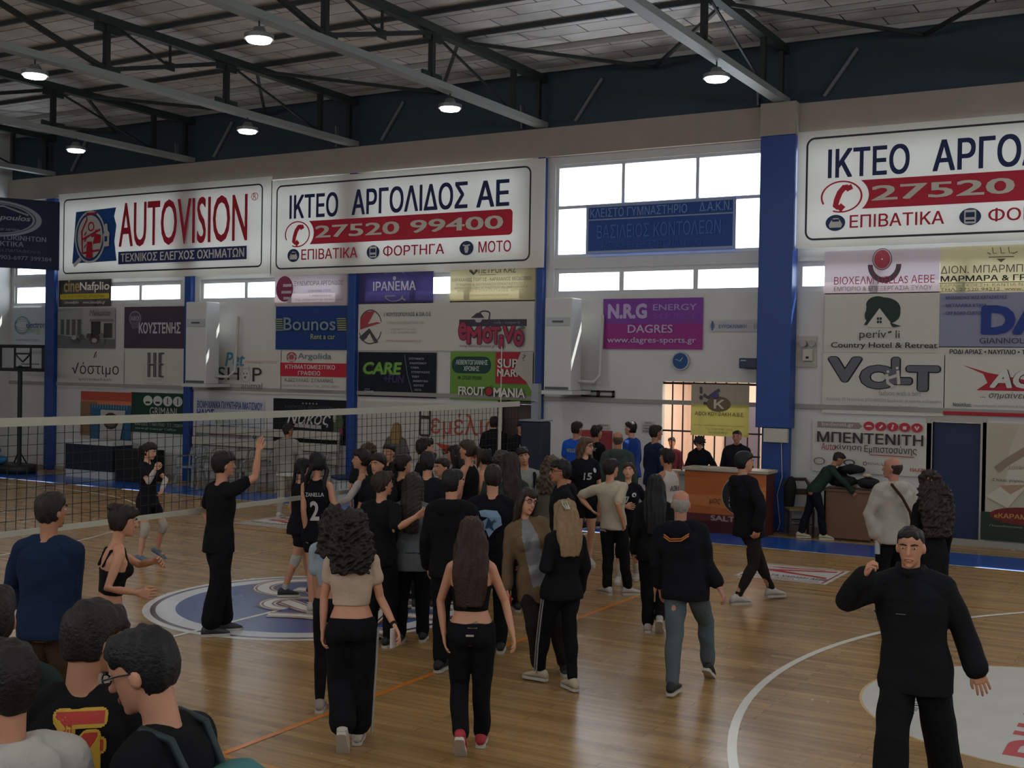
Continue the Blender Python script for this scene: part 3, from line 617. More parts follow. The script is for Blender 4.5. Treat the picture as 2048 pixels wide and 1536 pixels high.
a.t('ΚΑΡΑΧΑΛΙΟΣ ΓΙΩΡΓΟΣ - ΚΑΡΑΧΑΛΙΟΣ ΘΕΟΔΟΣΙΟΣ', .03, .96, .54, .63, '6d6a62'); a.t('ΥΓΡΑΕΡΙΑ & ΘΕΡΜΑΝΣΗ ΕΓΚΑΤΑΣΤΑΣΕΙΣ', .07, .9, .42, .49, 'a58d6c'); a.t('ΑΠΟΘΗΚΕΥΣΗ ΥΓΡΑΕΡΙΟΥ ΒΙΟΜΗΧΑΝΙΚΑ', .06, .92, .34, .40, 'a58d6c'); a.t('ΚΕΝΤΡΙΚΕΣ ΕΓΚΑΤΑΣΤΑΣΕΙΣ ΑΕΡΙΟΥ', .1, .88, .26, .32, 'a58d6c'); a.t('Νέα Κίος Αργολίδας Τηλ. 27510', .25, .7, .14, .19, 'a09880')
bdone(a, 'yellowish banner with a small dark shield crest')
a = sheet((717, 607), (873, 702), WHT)
a.ring(.16, .5, .155, .37, .93, '4a4648', a0=.3, a1=2.6); a.ring(.16, .5, .155, .37, .93, '4a4648', a0=3.5, a1=6.0)
a.p([(.03, .44), (.03, .68), (.10, .82), (.22, .84), (.13, .56), (.25, .60), (.30, .58), (.14, .50)], 'a2434c'); a.p([(.02, .28), (.15, .47), (.27, .18), (.23, .15), (.16, .34), (.10, .24), (.06, .2)], '45454a'); a.p([(.13, .30), (.16, .36), (.2, .2), (.17, .2)], WHT)
a.t('Ι. ΚΟΥΤΣΟΠΟΥΛΟΣ & ΣΙΑ Ο.Ε.', .34, .94, .72, .80, '45454a', bold=.012); a.t('ΤΕΧΝΙΚΗ ΕΤΑΙΡΕΙΑ ΚΑΤΑΣΚΕΥΩΝ', .38, .84, .56, .61, '8c8c8e'); a.t('Ασκληπιού 25 Τ. Λυγουριό', .43, .75, .42, .47, '8c8c8e'); a.t('Τηλ. 2753022 6944', .43, .76, .35, .40, '8c8c8e'); a.t('www.koutsopoulos.gr', .37, .83, .17, .24, 'b0808a')
bdone(a, 'white banner with a round red and black K mark')
a = sheet((875, 603), (1068, 703), WHT)
a.r(.235, .49, .925, .63, '45404e'); a.t('cafe - creperie', .60, .86, .52, .60, '8a8590', shear=.2); a.ln(arcp(.50, .74, .055, 0, PI, 14)+[(.445, .68)], .03, '4a4650'); a.ln([(.555, .74), (.545, .62)], .03, '4a4650'); a.p([(.36, .66), (.42, .76), (.46, .76), (.50, .66)], '45404e'); a.p([(.40, .63), (.48, .63), (.46, .57), (.42, .57)], 'b8b4b0')
for q, (u, w, v0, v1) in enumerate(((.235, .09, .22, .58), (.325, .15, .14, .50), (.49, .10, .16, .48), (.58, .09, .14, .48), (.66, .045, .06, .32), (.70, .12, .16, .50), (.81, .10, .10, .42))):
    ch = 'eMoTiVo'[q]
    for bo, c in ((.075, '4a2c3c'), (.03, 'a33c56')): a.t(ch, u-(.006 if bo > .05 else 0), u+w+(.006 if bo > .05 else 0), v0-(.015 if bo > .05 else 0), v1+(.015 if bo > .05 else 0), c, bold=bo)
a.p([(.84, .44), (.90, .50), (.93, .46), (.89, .42)], '5a6a50'); a.t('www.motivo-pension.gr', .26, .63, .05, .13, '5c5a5c', shear=.2)
bdone(a, 'white banner with fat raspberry letters under a hanging lamp')
a = sheet((717, 704), (872, 797), '121824')
a.ln([(.60, .95), (.64, .5), (.71, .08)], .012, '7a8088'); 
for bo, c, d in ((.06, '3a5a2c', -.012), (.03, '74a84a', 0)): a.t('CARE', .07+d, .57+d, .50+d, .78+d, c, bold=bo, shear=.15)
a.t('+FUN', .34, .60, .32, .50, '463a6c', bold=.02, shear=.1)
for q, s in enumerate(('ΣΥΣΤΗΜΑΤΑ', 'ΚΑΘΑΡΙΣΜΟΥ', 'ΥΛΙΚΑ', 'ΣΥΣΚΕΥΑΣΙΑΣ', 'ΕΙΔΗ', 'ΑΝΘΕΚΤΙΚΑ', 'ΚΟΥΠΕΣ', 'ΠΟΤΑ')): a.t(s, .66+.012*q, .66+.012*q+len(s)*.021, .84-.098*q, .885-.098*q, 'a0a4a8', bold=.015)
a.t('27520', .10, .17, .15, .18, '8a8e94'); a.t('23449', .10, .22, .08, .135, 'a9adb0', bold=.015)
bdone(a, 'near-black banner with slanted green capitals')
a = sheet((901, 703), (1066, 804), '6c9440')
a.rrect(.02, .55, .50, .90, .16, '23443f'); a.t('ΛΕΒΕΝΤΟΓΙΑΝΝΗΣ', .07, .46, .73, .83, 'c2ccc0', bold=.02); a.t('ΧΡΟΝΗΣ', .17, .36, .60, .70, 'c2ccc0', bold=.02); a.t('27520 99300', .15, .39, .42, .50, '35502c', bold=.015); a.e(.12, .46, .02, .03, '35502c')
a.p([(.56, .36), (1, .36), (1, 1), (.56, 1)], 'a32a36'); a.r(.56, .50, 1, .88, 'b0323c')
for bo, c in ((.07, '3a1c20'), (.02, 'd2ccc6')): a.t('SUPER', .585, .99, .68, .86, c, bold=bo); a.t('MARKET', .585, 1.0, .50, .65, c, bold=bo)
a.p([(.78, .62), (.86, 1), (1, 1), (1, .20), (.93, .40)], 'b4b0a6'); a.t('?', .88, .92, .82, .95, '6a6862')
for bo, c in ((.08, '27301f'), (.035, 'd4d2ca')): a.t('FROUT', .12, .44, .10, .28, c, bold=bo); a.t('MANIA', .55, .92, .08, .27, c, bold=bo)
a.e(.495, .19, .05, .10, '27301f'); a.e(.495, .19, .04, .08, 'a8323e'); a.p([(.49, .27), (.52, .33), (.54, .29)], '4a7a34')
bdone(a, 'bright green banner with a torn red and white corner')
a = sheet((720, 801), (1003, 932), 'b9b6ac')
a.frame(.435, .42, .518, .93, .06, .05, '3a3634'); a.r(.44, .72, .515, .78, '3a3634'); a.t('εμέλιο', .52, .965, .40, .84, 'a8544a', bold=.005)
a.p([(.555, .32), (.88, .24), (.93, .06), (.63, .16)], 'b8452c'); a.t('ΦΡΟΝΤΙΣΤΗΡΙΟ', .60, .875, .13, .23, '3c2420', bold=.02); a.t('ΤΗΛ: 27520 29278', .565, .92, -.02, .06, '3c3a38', bold=.015)
bdone(a, 'white banner with big terracotta lowercase letters behind the net end')
a = sheet((1207, 598), (1405, 699), '94307e')
a.r(0, .5, 1, 1, '7a3f96')
a.t('N.R.G', .05, .45, .60, .90, 'b8a4cc', bold=.05); a.t('ENERGY', .51, .94, .76, .88, 'a892c4', bold=.01); a.t('SOURCE', .52, .94, .60, .70, '84509e'); a.t('DAGRES', .26, .71, .32, .48, 'b9a8cc', bold=.015); a.t('www.dagres-sports.gr', .05, .94, .09, .24, 'b9a8cc', bold=.01)
bdone(a, 'magenta and violet banner over the round wall clock')
a = sheet((1418, 640), (1526, 663), 'b6b6b8', .02)
a.e(.07, .5, .045, .3, '7a86a4'); a.r(.055, .1, .085, .9, '4a5a86'); a.t('ΕΥΡΩΚΛΙΝΙΚΗ', .19, .70, .28, .60, '4b6a98', bold=.02); a.t('ΟΜΙΛΟΣ', .2, .4, .68, .82, '9aa4b4'); a.r(.83, .2, 1, .75, 'a4a6ac'); a.t('ISO', .85, .97, .4, .6, '8a8e98')
bdone(a, 'slim white sign with blue lettering right of the magenta banner')
a = sheet((1650, 503), (1879, 585), 'b4a8ae')
a.ring(.53, .66, .145, .42, .70, '5a4a52', a0=PI, a1=2*PI); a.e(.51, .78, .085, .25, '5a4a52'); a.e(.51, .78, .078, .23, 'b4a8ae'); a.e(.51, .78, .070, .21, 'a5404e'); a.e(.51, .78, .007, .02, 'd8c8c8', 8)
a.t('ΒΙΟΧΕΛΜ HELLAS ΑΕΒΕ', .09, .96, .22, .40, 'b2485c'); a.t('ΕΜΠΟΡΙΟ & ΕΠΕΞΕΡΓΑΣΙΑ ΞΥΛΟΥ', .09, .94, .07, .17, '7a6c74')
bdone(a, 'pinkish grey banner with a red ball in a dark cup')
a = sheet((1881, 494), (2110, 580), 'b9b08c')
for q in range(3): a.ln([(.46+.07*q, .95), (.47+.07*q, .82), (.50+.07*q, .82)], .012, '5e5844')
a.ln([(.43, .74), (.65, .74)], .015, '5e5844'); a.p([(.50, .70), (.58, .70), (.54, .62)], '5e5844'); a.ln([(.42, .84), (.45, .80)], .015, '5e5844'); a.ln([(.68, .84), (.64, .80)], .015, '5e5844')
a.t('ΔΙΟΝ. ΜΠΑΡΜΠΑΡ', .01, .86, .40, .57, '6a5550'); a.t('ΜΑΡΜΑΡΑ & ΓΡΑΝ', .01, .90, .22, .35, '3c3632', bold=.02); a.ln([(.0, .19), (1, .19)], .012, '77705a'); a.t('ΕΔΡΑ - ΕΚΘΕΣΗ: ΚΑΝΤΙΑ ΝΑΥΠ', .01, .85, .10, .17, '857c68'); a.t('ΤΗΛ. 27520 94212  www.ba', .01, .80, .01, .08, '6e6654')
bdone(a, 'khaki banner with a small crown of rays, cut by the right edge')
a = sheet((1650, 587), (1878, 706), WHT)
a.e(.52, .72, .15, .20, '26352f'); a.e(.47, .80, .10, .14, '26352f'); a.e(.56, .66, .11, .18, '26352f'); a.e(.41, .62, .05, .12, '26352f'); a.p([(.355, .46), (.40, .62), (.48, .62), (.42, .46)], '26352f')
a.p([(.49, .74), (.37, .42), (.62, .42)], WHT); a.p([(.58, .50), (.68, .44), (.62, .42), (.60, .43)], '26352f')
for q in range(4): a.r(.47+.024*(q % 2), .49+.055*(q//2), .488+.024*(q % 2), .53+.055*(q//2), '26352f')
a.t('perív', .32, .555, .20, .37, '3f3f41'); a.t('li', .635, .67, .24, .37, '3f3f41'); a.ln([(.57, .33), (.60, .35)], .03, '3f3f41'); a.t('Country Hotel & Retreat', .07, .99, .05, .17, '343436', bold=.015)
bdone(a, 'white banner with a dark tree around a white house shape')
a = sheet((1880, 587), (2110, 712), '8b8ba4')
a.r(0, 0, 1, .13, WHT); a.r(0, .125, 1, .14, '26262c')
for q, s in enumerate(('- ΜΗΧΑΝΟΛΟΓΙΚΕΣ ΚΑΤΑΣΚΕΥΕΣ', '- ΜΕΤΑΛΛΙΚΑ ΚΤΙΡΙΑ', '- OFF ROAD CUSTOM')): a.t(s, .03, .03+len(s)*.0215, .90-.125*q, .955-.125*q, '4a4a78', bold=.02)
a.t('DA', .37, .95, .33, .80, '233a82', bold=.06); a.t('GIANNOULIS', .36, .86, .19, .28, '3a3a44'); a.t('ΡΟΔΙ ΑΡΙΑΣ • ΝΑΥΠΛΙΟ • ΤΗΛ.: 27520', .10, 1.0, .02, .095, '2c2c30', bold=.02)
bdone(a, 'lilac grey banner with two thick navy letters')
a = sheet((1646, 705), (1888, 834), WHT)
for bo, c in ((.06, '1c1c22'), (.0, '64666e')):
    e = .012 if bo else 0
    a.t('V', .05-e, .33+e, .52-e, .93+e, c, bold=.05+bo*.5); a.t('O', .32-e, .62+e, .42-e, .80+e, c, bold=.06+bo*.5); a.t('L', .58-e, .74+e, .50-e, .93+e, c, bold=.05+bo*.5); a.t('T', .70-e, .96+e, .40-e, .80+e, c, bold=.05+bo*.5)
a.ln([(.50, .62), (.56, .60), (.62, .64)], .05, 'c0beb8'); a.ln([(.54, .66), (.55, .52), (.60, .46)], .05, 'c0beb8'); a.ln([(.63, .72), (.64, .5)], .05, 'c0beb8'); a.e(.55, .70, .012, .022, 'c0beb8', 10); a.e(.625, .76, .012, .022, 'c0beb8', 10)
a.t('fashion with a bolt', .48, .82, .32, .40, '8a8987'); a.t('Άργους 70 Ναύπλιο 2752400250 facebook: properlia.voltnapplio', .04, .98, .20, .27, '8f8e8b'); a.t('www.facebook.com/voltpodium', .22, .80, .10, .17, '8f8e8b')
bdone(a, 'white banner with huge dark chrome letters')
a = sheet((1889, 704), (2110, 836), WHT)
a.p([(.16, .80), (.40, .68), (.98, .50), (.98, .40), (.30, .40), (.40, .52), (.36, .66)], 'a82434')
for bo, c in ((.075, '2c2a2c'), (.045, 'cfccc4')): a.t('ACS', .42, .95, .44, .74, c, bold=bo, shear=.2)
a.t('... σημαίνει courier', .34, 1.0, .26, .38, '3a393a', shear=.2); a.t('Ναύπλιο:', .09, .26, .135, .20, '3a3a3c', bold=.01); a.t('Ταχυμεταφορές Δεσποτικού & Τσούλου', .28, .8, .13, .18, '8f8e8b'); a.r(0, 0, 1, .055, 'a82434')
bdone(a, 'white banner with a red swoosh and a red foot stripe')
a = sheet((1626, 838), (1861, 955), WHT)
a.p([(.04, .84), (.40, .84), (.43, .89), (.40, .96), (.04, .96)], '8c807a'); a.t('bedeniti.gr', .08, .36, .86, .95, 'c8c4bc', bold=.01)
for q in range(5):
    a.e(.485+.1*q, .905, .046, .085, 'b23040')
    if q == 0: a.p([(.455, .89), (.47, .92), (.50, .92), (.515, .89)], 'd0c8c2')
    elif q == 1: a.ln([(.575, .87), (.60, .93)], .03, 'd0c8c2')
    elif q == 2: a.ln([(.68, .86), (.69, .95)], .03, 'd0c8c2')
    elif q == 3: a.rrect(.77, .865, .80, .925, .01, 'd0c8c2')
    else: a.ln([(.87, .93), (.885, .87), (.90, .93)], .03, 'd0c8c2')
a.t('ΜΠΕΝΤΕΝΙΤΗ', .045, .94, .57, .77, '35332f', bold=.02); a.t('Αυτο', .085, .205, .42, .55, 'a8413e', bold=.01); a.t('κίνηση', .205, .43, .42, .55, '4a4846', bold=.01); a.t('Εμπιστοσύνης', .455, .89, .38, .55, '4a4846', bold=.01); a.ln([(.5, .37), (.87, .36)], .015, 'a8413e')
a.ring(.07, .2, .05, .07, .8, '5c5a56'); a.ring(.33, .2, .05, .06, .7, '4a4a4a'); a.t('RENAULT', .49, .64, .18, .23, '6a6864'); a.ring(.465, .2, .018, .04, .6, '6a6864'); a.t('ISUZU', .84, .99, .10, .16, 'a8413e', bold=.02)
bdone(a, 'white banner with five red discs, left of the blue door')
a = sheet((1966, 845), (2110, 1090), 'b3ac98')
a.p([(.28, .60), (.50, 1), (.72, 1), (.70, .50), (.5, .62)], 'bdb6a4'); a.ln([(.2, .60), (.36, .68), (.6, .78)], .12, '8f7d6c'); a.p([(.30, .46), (.8, .50), (.75, .64), (.35, .60)], 'c2bcac'); a.t('ΣΟΥΒΛΑΚΙΑ', .36, .75, .615, .64, '77705f')
a.t('Στους γύρους & δεξιά', .14, .9, .50, .53, '3d382e', shear=.2); a.p([(.06, .37), (.36, .28), (.62, .48), (.26, .46)], 'c4beae'); a.p([(.24, .47), (.62, .49), (.40, .40)], 'a58a70')
a.r(0, 0, 1, .24, '26352b'); a.e(.62, .22, .50, .075, '6e2426'); a.t('«ΚΑΡΑΜΑΛΗΣ»', .18, 1.0, .195, .235, 'b58a4c', bold=.02); a.t('Παραδοσιακά Προϊόντα', .12, .9, .115, .135, '9a9a78', shear=.2)
a.ln([(.58, .97), (.62, .93)], .03, '2c2a26'); a.ln([(.60, 1.0), (.66, .94)], .03, '2c2a26')
bdone(a, 'tall poster with paper wraps over a dark green foot, right of the blue door')
# sign in front of the tall window
a = sheet((1173, 411), (1470, 497), '27468a', .10); gs = a
a.mf = lambda c: mat('signboard_'+c, c, rough=.7)
a.frame(0, 0, 1, 1, .01, .05, '8a97b4'); a.r(.015, .68, .985, .705, '8a97b4')
a.t('ΚΛΕΙΣΤΟ ΓΥΜΝΑΣΤΗΡΙΟ', .03, .69, .74, .92, '6d8cba', bold=.005); a.t('Δ.Α.Κ.Ν.', .77, .975, .75, .93, '6d8cba', bold=.005); a.t('ΒΑΣΙΛΕΙΟΣ ΚΟΝΤΟΛΕΩΝ', .08, .91, .30, .58, '3d66ac', bold=.005); a.t('ΜΕΓΑΣ ΕΥΕΡΓΕΤΗΣ ΝΑΥΠΛΙΟΥ', .12, .82, .10, .22, '355a9c')
sg = a.done('sign_board', 'blue gymnasium name board in front of the tall window', 'sign')
mb = MB(); mb.box((a.o[0], DW-.095, a.o[2]), (a.o[0]+a.W, DW-.07, a.o[2]+a.H)); mb.build('backing_board', mat('board_back', '2b4a86'), sg)
for u in (.1, .9):
    mb = MB(); mb.box((a.o[0]+a.W*u-.02, DW-.07, a.o[2]+.2), (a.o[0]+a.W*u+.02, DW+.05, a.o[2]+.24)); mb.build('bracket', iron, sg)
# banner tied to the hatch grille
a = sheet((1383, 768), (1497, 875), 'b2ae62', .04)
a.p([(0, .62), (1, .62), (1, 1), (0, 1)], '9e9488')
a.e(.48, .62, .21, .15, '6a5a48'); a.t('Κ', .40, .58, .53, .71, 'c4bda8', bold=.02); a.ln([(.22, .80), (.30, .74), (.44, .86), (.50, .90)], .06, '4c4a52'); a.ln([(.17, .95), (.18, .82)], .05, '4c4a52'); a.e(.18, .74, .03, .04, '3c3a40', 12); a.e(.25, .63, .03, .03, '3c3a40', 12); a.ln([(.36, .80), (.48, .78)], .08, '4a4878')
a.t('ΑΦΟΙ ΚΟΥΦΑΚΗ Α.Β.Ε.', .08, .93, .39, .47, '49483a', bold=.01); a.t('2ο Χλμ. Ασκληπιού Ναυπλίου-Λυγουριού', .06, .95, .19, .22, '6a6844'); a.t('Τηλ. 27520 27985 - 23242', .27, .74, .11, .15, '6a6844'); a.t('Fax 27520 99157', .33, .66, .05, .09, '6a6844')
bdone(a, 'greenish yellow banner tied to the bars of the ticket hatch')
a = sheet((1283, 842), (1309, 866), 'b9b6ae', .015)
for q in range(4): a.t(('ΧΩΡΟΣ', 'ΕΛΕΓΧΟΥ', 'ΓΡΑΜΜΑΤΕΙΑ', 'ΑΓΩΝΩΝ')[q], .12 if q else .25, .9 if q else .75, .78-.24*q, .92-.24*q, '45454a', bold=.02)
a.done('notice', 'small white paper notice with four text lines left of the hatch', 'notice')
# ---------------------------------------------------------------- wall equipment
def root(name, loc, lab, cat, group=None, rz=0):
    o = empty(name, loc, lab, cat, group); o.rotation_euler = (0, 0, rz); return o
acw = mat('appliance_white', 'b9bab8', rough=.4); acg = mat('appliance_slot', '4a4c50', rough=.5)
def ac_unit(pl, pr, pt, pb, lab):
    Y = DW-.78; A = aty(pl, pt, Y); B = aty(pr, pb, Y); w, h = B[0]-A[0], A[2]-B[2]
    T = root('air_conditioner', (A[0], Y, B[2]), lab, 'air conditioner', 'floor standing air conditioners on wall shelves')
    mb = MB(); mb.box((0, 0, 0), (w, .42, h)); mb.build('casing', acw, T, bevel=.02)
    mb = MB(); mb.box((.04, -.012, h*.70), (w-.04, .0, h*.79)); mb.build('display_band', mat('appliance_grey', 'a0a4aa'), T)
    mb = MB(); mb.box((w*.3, -.02, h*.735), (w*.7, -.012, h*.755)); mb.build('logo_plate', acg, T)
    mb = MB(); mb.box((.03, -.01, .02), (w-.05, .0, .07)); mb.build('air_inlet', acg, T)
    mb = MB(); mb.box((-.05, -.06, -.07), (w+.06, .72, 0)); mb.build('shelf', acw, T)
    mb = MB(); mb.tube([(w, .3, .18), (w+.25, .44, .16), (w+.30, .6, .3), (w+.30, .68, h*.78), (w+.29, .70, h*.82)], .035, 8); mb.build('pipe', mat('pipe_wrap', 'a9a8a2', rough=.8), T, smooth=True)
ac_unit(372, 411, 604, 768, 'white air conditioner cabinet on the second blue column from the left')
ac_unit(1090, 1141, 596, 782, 'white air conditioner cabinet left of the magenta banner')
A = aty(1363, 722, DW); T = root('wall_clock', (A[0], DW-.06, A[2]), 'round blue wall clock under the magenta banner', 'clock')
mb = MB(); mb.cyl((0, 0, 0), .17, .06, 32, axis=1); mb.build('rim', mat('clock_rim', '9a9fa6', rough=.4), T)
mb = MB(); mb.cyl((0, -.006, 0), .145, .007, 32, axis=1); mb.build('face', mat('clock_face', '1d4676'), T)
mb = MB(); mb.bar((0, -.012, 0), (.05, -.012, .06), .012, .006, up=(0, 1, 0)); mb.build('hour_hand', mat('clock_hand', '9fb0c4'), T)
mb = MB(); mb.bar((0, -.015, 0), (-.09, -.015, .03), .008, .006, up=(0, 1, 0)); mb.build('minute_hand', mat('clock_hand', '9fb0c4'), T)
A = aty(1478, 716, DW-.2); B = aty(1520, 737, DW-.2); T = root('projector_box', (A[0], DW-.2, B[2]), 'dark navy box on the wall below the slim white sign', 'control box')
mb = MB(); mb.box((0, 0, 0), (B[0]-A[0]-.06, .19, A[2]-B[2])); mb.build('case', mat('box_navy', '16233f', rough=.4), T, bevel=.012)
mb = MB(); mb.box((.03, -.004, A[2]-B[2]-.05), (.13, 0, A[2]-B[2]-.035)); mb.build('badge', mat('clock_hand', '9fb0c4'), T)
mb = MB(); mb.tube([(B[0]-A[0]-.08, .14, .03), (B[0]-A[0]-.06, .16, -.05), (B[0]-A[0]-.07, .17, -.3), (B[0]-A[0]-.05, .17, -.5)], .008, 6); mb.build('cable', iron, T)
A = aty(1163, 780, DW-.05); B = aty(1227, 795, DW-.05); T = root('wall_bracket', (A[0], DW-.05, B[2]), 'black empty screen bracket beside the air conditioner', 'bracket')
w, h = B[0]-A[0], A[2]-B[2]; mb = MB()
for q in ((0, 0, w, .03), (0, h-.03, w, h), (0, 0, .03, h), (w-.03, 0, w, h), (w*.48, 0, w*.56, h)): mb.box((q[0], -.01, q[1]), (q[2], .05, q[3]))
mb.build('frame', iron, T)
mb = MB(); mb.box((.03, .03, .03), (w-.03, .045, h-.03)); mb.build('back_plate', acw, T)
A = aty(1592, 672, DW-.04); B = aty(1632, 734, DW-.04); w, h = B[0]-A[0], A[2]-B[2]
T = root('emergency_light', (A[0], DW-.04, B[2]), 'cream panel with twin emergency lamps right of the wide blue column', 'emergency light')
mb = MB(); mb.box((0, 0, 0), (w, .04, h)); mb.build('panel', mat('cream_panel', 'a9a59a'), T)
mb = MB(); mb.box((.14, -.08, .1), (w-.05, 0, .30)); mb.build('battery_box', mat('cream_box', 'b2aea2'), T, bevel=.01)
mb = MB(); mb.box((.2, -.085, .14), (.25, -.08, .18)); mb.build('button', iron, T)
for u in (.15, .30): mb = MB(); mb.cyl((u, -.09, .40), .055, .07, 18, axis=1); mb.build('lamp_head', mat('lamp_grey', '8a8880', rough=.3), T)
A = aty(1527, 856, DW-.36); B = aty(1574, 886, DW-.36)
T = root('junction_box', (A[0], DW-.365, B[2]), 'cream metal junction box under the wide blue column pad', 'junction box')
mb = MB(); mb.box((0, 0, 0), (B[0]-A[0], .1, A[2]-B[2])); mb.build('cover', mat('cream_box', 'b2aea2'), T, bevel=.008)
mb = MB(); mb.tube([(.3, .07, 0), (.32, .08, -.6), (.24, .08, -.9), (.3, .08, -1.4), (.26, .08, B[2]*-1+.02)], .007, 6); mb.build('cable', mat('cable_white', 'b0aca4'), T)
A = aty(1163, 860, DW-.16); B = aty(1217, 915, DW-.16)
T = root('fire_cabinet', (A[0], DW-.18, B[2]), 'red fire hose cabinet behind the people by the white wall', 'fire cabinet')
mb = MB(); mb.box((0, 0, 0), (B[0]-A[0], .18, A[2]-B[2])); mb.build('case', mat('fire_red', '8f2a2e', rough=.5), T, bevel=.01)
mb = MB(); mb.box((.3, -.006, .05), (B[0]-A[0]-.02, 0, A[2]-B[2]-.03)); mb.build('door', mat('fire_red_dark', '7a2428', rough=.5), T)
a = Art((A[0]+.26, DW-.02, A[2]+.02), (1, 0, 0), (0, 0, 1), .26, .11, 'b8b4ac'); a.t('ΦΩΛΙΑ', .1, .9, .55, .85, '4a4a4c', bold=.02); a.r(.05, .1, .95, .3, 'a8a49c'); a.done('notice', 'small notice above the red fire cabinet', 'notice')
# ---------------------------------------------------------------- portable hoop
HY = 19.3; P0 = aty(38, 940, HY)
T = root('basketball_hoop', (P0[0], HY, 0), 'portable black basketball hoop at the left end of the far wall', 'basketball hoop')
blk = mat('hoop_black', '121416', rough=.5)
def loc_(x, y): q = aty(x, y, HY); return q[0]-P0[0], q[2]
u0, z1 = loc_(6, 689); u1, z0 = loc_(95, 744)
mb = MB(); fw = .085
for q in ((u0, z0, u1, z0+fw), (u0, z1-fw, u1, z1), (u0, z0, u0+fw, z1), (u1-fw, z0, u1, z1)): mb.box((q[0], -.12, q[1]), (q[2], -.07, q[3]))
mb.build('board_frame', blk, T, bevel=.03)
ua, ub = u0+(u1-u0)*.35, u0+(u1-u0)*.70; zm = z0+(z1-z0)*.66
mb = MB(); mb.box((ua-.02, -.11, z0), (ua+.02, -.08, z1)); mb.box((ub-.02, -.11, z0), (ub+.02, -.08, z1)); mb.box((ua, -.11, zm-.02), (ub, -.08, zm+.02)); mb.bar((ua, -.09, zm), ((ua+ub)/2, -.09, zm-.2), .03, .03); mb.bar((ub, -.09, zm), ((ua+ub)/2, -.09, zm-.2), .03, .03); mb.box((ua, -.1, z0+.05), (ub, -.06, z0+.12)); mb.build('inner_frame', blk, T)
mb = MB(); mb.box((u0+.02, -.1, z0+.02), (u1-.02, -.092, z1-.02)); mb.build('clear_board', glass, T)
mb = MB(); cxr = (ua+ub)/2; mb.tube([(cxr+.2*math.cos(t), .12+.2*math.sin(t), z0+.18) for t in np.linspace(0, 2*PI, 25)], .012, 6, round_ends=False); mb.build('rim', blk, T)
mb = MB(); mb.tube([(0, 0, .12), (0, 0, z0+.1)], .055, 12); mb.bar((0, 0, z0), (0, -.1, z0+.1), .1, .06); mb.build('pole', blk, T)
mb = MB(); mb.bar((.03, 0, .5), (.22, .05, .22), .025, .025); mb.bar((-.03, 0, .5), (-.25, .05, .22), .025, .025); mb.build('brace', blk, T)
mb = MB(); an = np.linspace(0, 2*PI, 25)[:-1]
mb.loft([np.stack([-.25+.85*s*np.cos(an), -.1+.5*s*np.sin(an), np.full(24, z)], 1) for s, z in ((.95, 0), (1, .04), (1, .16), (.96, .20), (.5, .205))]); mb.build('base', blk, T, smooth=True)
BAG = mat('sandbag_blue', '2a6a94', rough=.7, bump=.5, bscale=18)
for k, (x, y, z, sx) in enumerate(((-.80, -.34, .315, .24), (-.28, -.34, .315, .24), (-.54, -.34, .535, .26))):
    mb = MB(); mb.ell((x+P0[0], y+HY, z), (sx, .16, .11)); o = mb.build('sandbag', BAG, smooth=True, loc=(x+P0[0], y+HY, z))
    tag(o, ('bright blue sandbag on the hoop base, front edge', 'bright blue sandbag on the hoop base, next to the pole', 'bright blue sandbag on the hoop base, topmost of the pile')[k], 'sandbag', 'sandbags on the hoop base')
# ---------------------------------------------------------------- furniture along the wall
def box_table(x0, x1, y0, y1, h, name, lab, cat, cov, stripe=True, foot=True):
    T = root(name, ((x0+x1)/2, (y0+y1)/2, 0), lab, cat); hw, hd = (x1-x0)/2, (y1-y0)/2
    mb = MB(); mb.box((-hw, -hd, .18 if foot else 0), (hw, hd, h-.1 if stripe else h)); mb.build('cover', cov, T, bevel=.01)
    if stripe: mb = MB(); mb.box((-hw-.01, -hd-.01, h-.1), (hw+.01, hd+.01, h)); mb.build('top', acw, T, bevel=.008)
    if foot: mb = MB(); mb.box((-hw+.02, -hd+.02, 0), (hw-.02, hd-.02, .18)); mb.build('base', acw, T)
box_table(-23.35, -21.75, 19.35, 19.95, .88, 'covered_table', 'navy covered table with a white top behind the net, far left', 'table', mat('navy_cover', '14202c', rough=.7))
box_table(-21.6, -20.65, 19.3, 19.9, .72, 'covered_bench', 'black covered bench beside the navy table', 'bench', mat('black_cover', '0e1113', rough=.7), False, False)
T = root('slatted_bench', (-18.0, 20.12, 0), 'long white slatted bench back behind the grey plastic chairs', 'bench')
for k, z in enumerate((.62, .88, 1.14)): mb = MB(); mb.box((-2.05, .0+.03*k, z), (2.15, .06+.03*k, z+.17)); mb.build('slat', mat('board_white', 'a8a49a', rough=.6), T, bevel=.008)
for x in (-2.0, -.7, .7, 2.1): mb = MB(); mb.box((x-.03, .06, 0), (x+.03, .12, .62)); mb.bar((x, .09, .6), (x, .16, 1.3), .05, .04); mb.build('upright', mat('board_grey2', '7f7d78'), T)
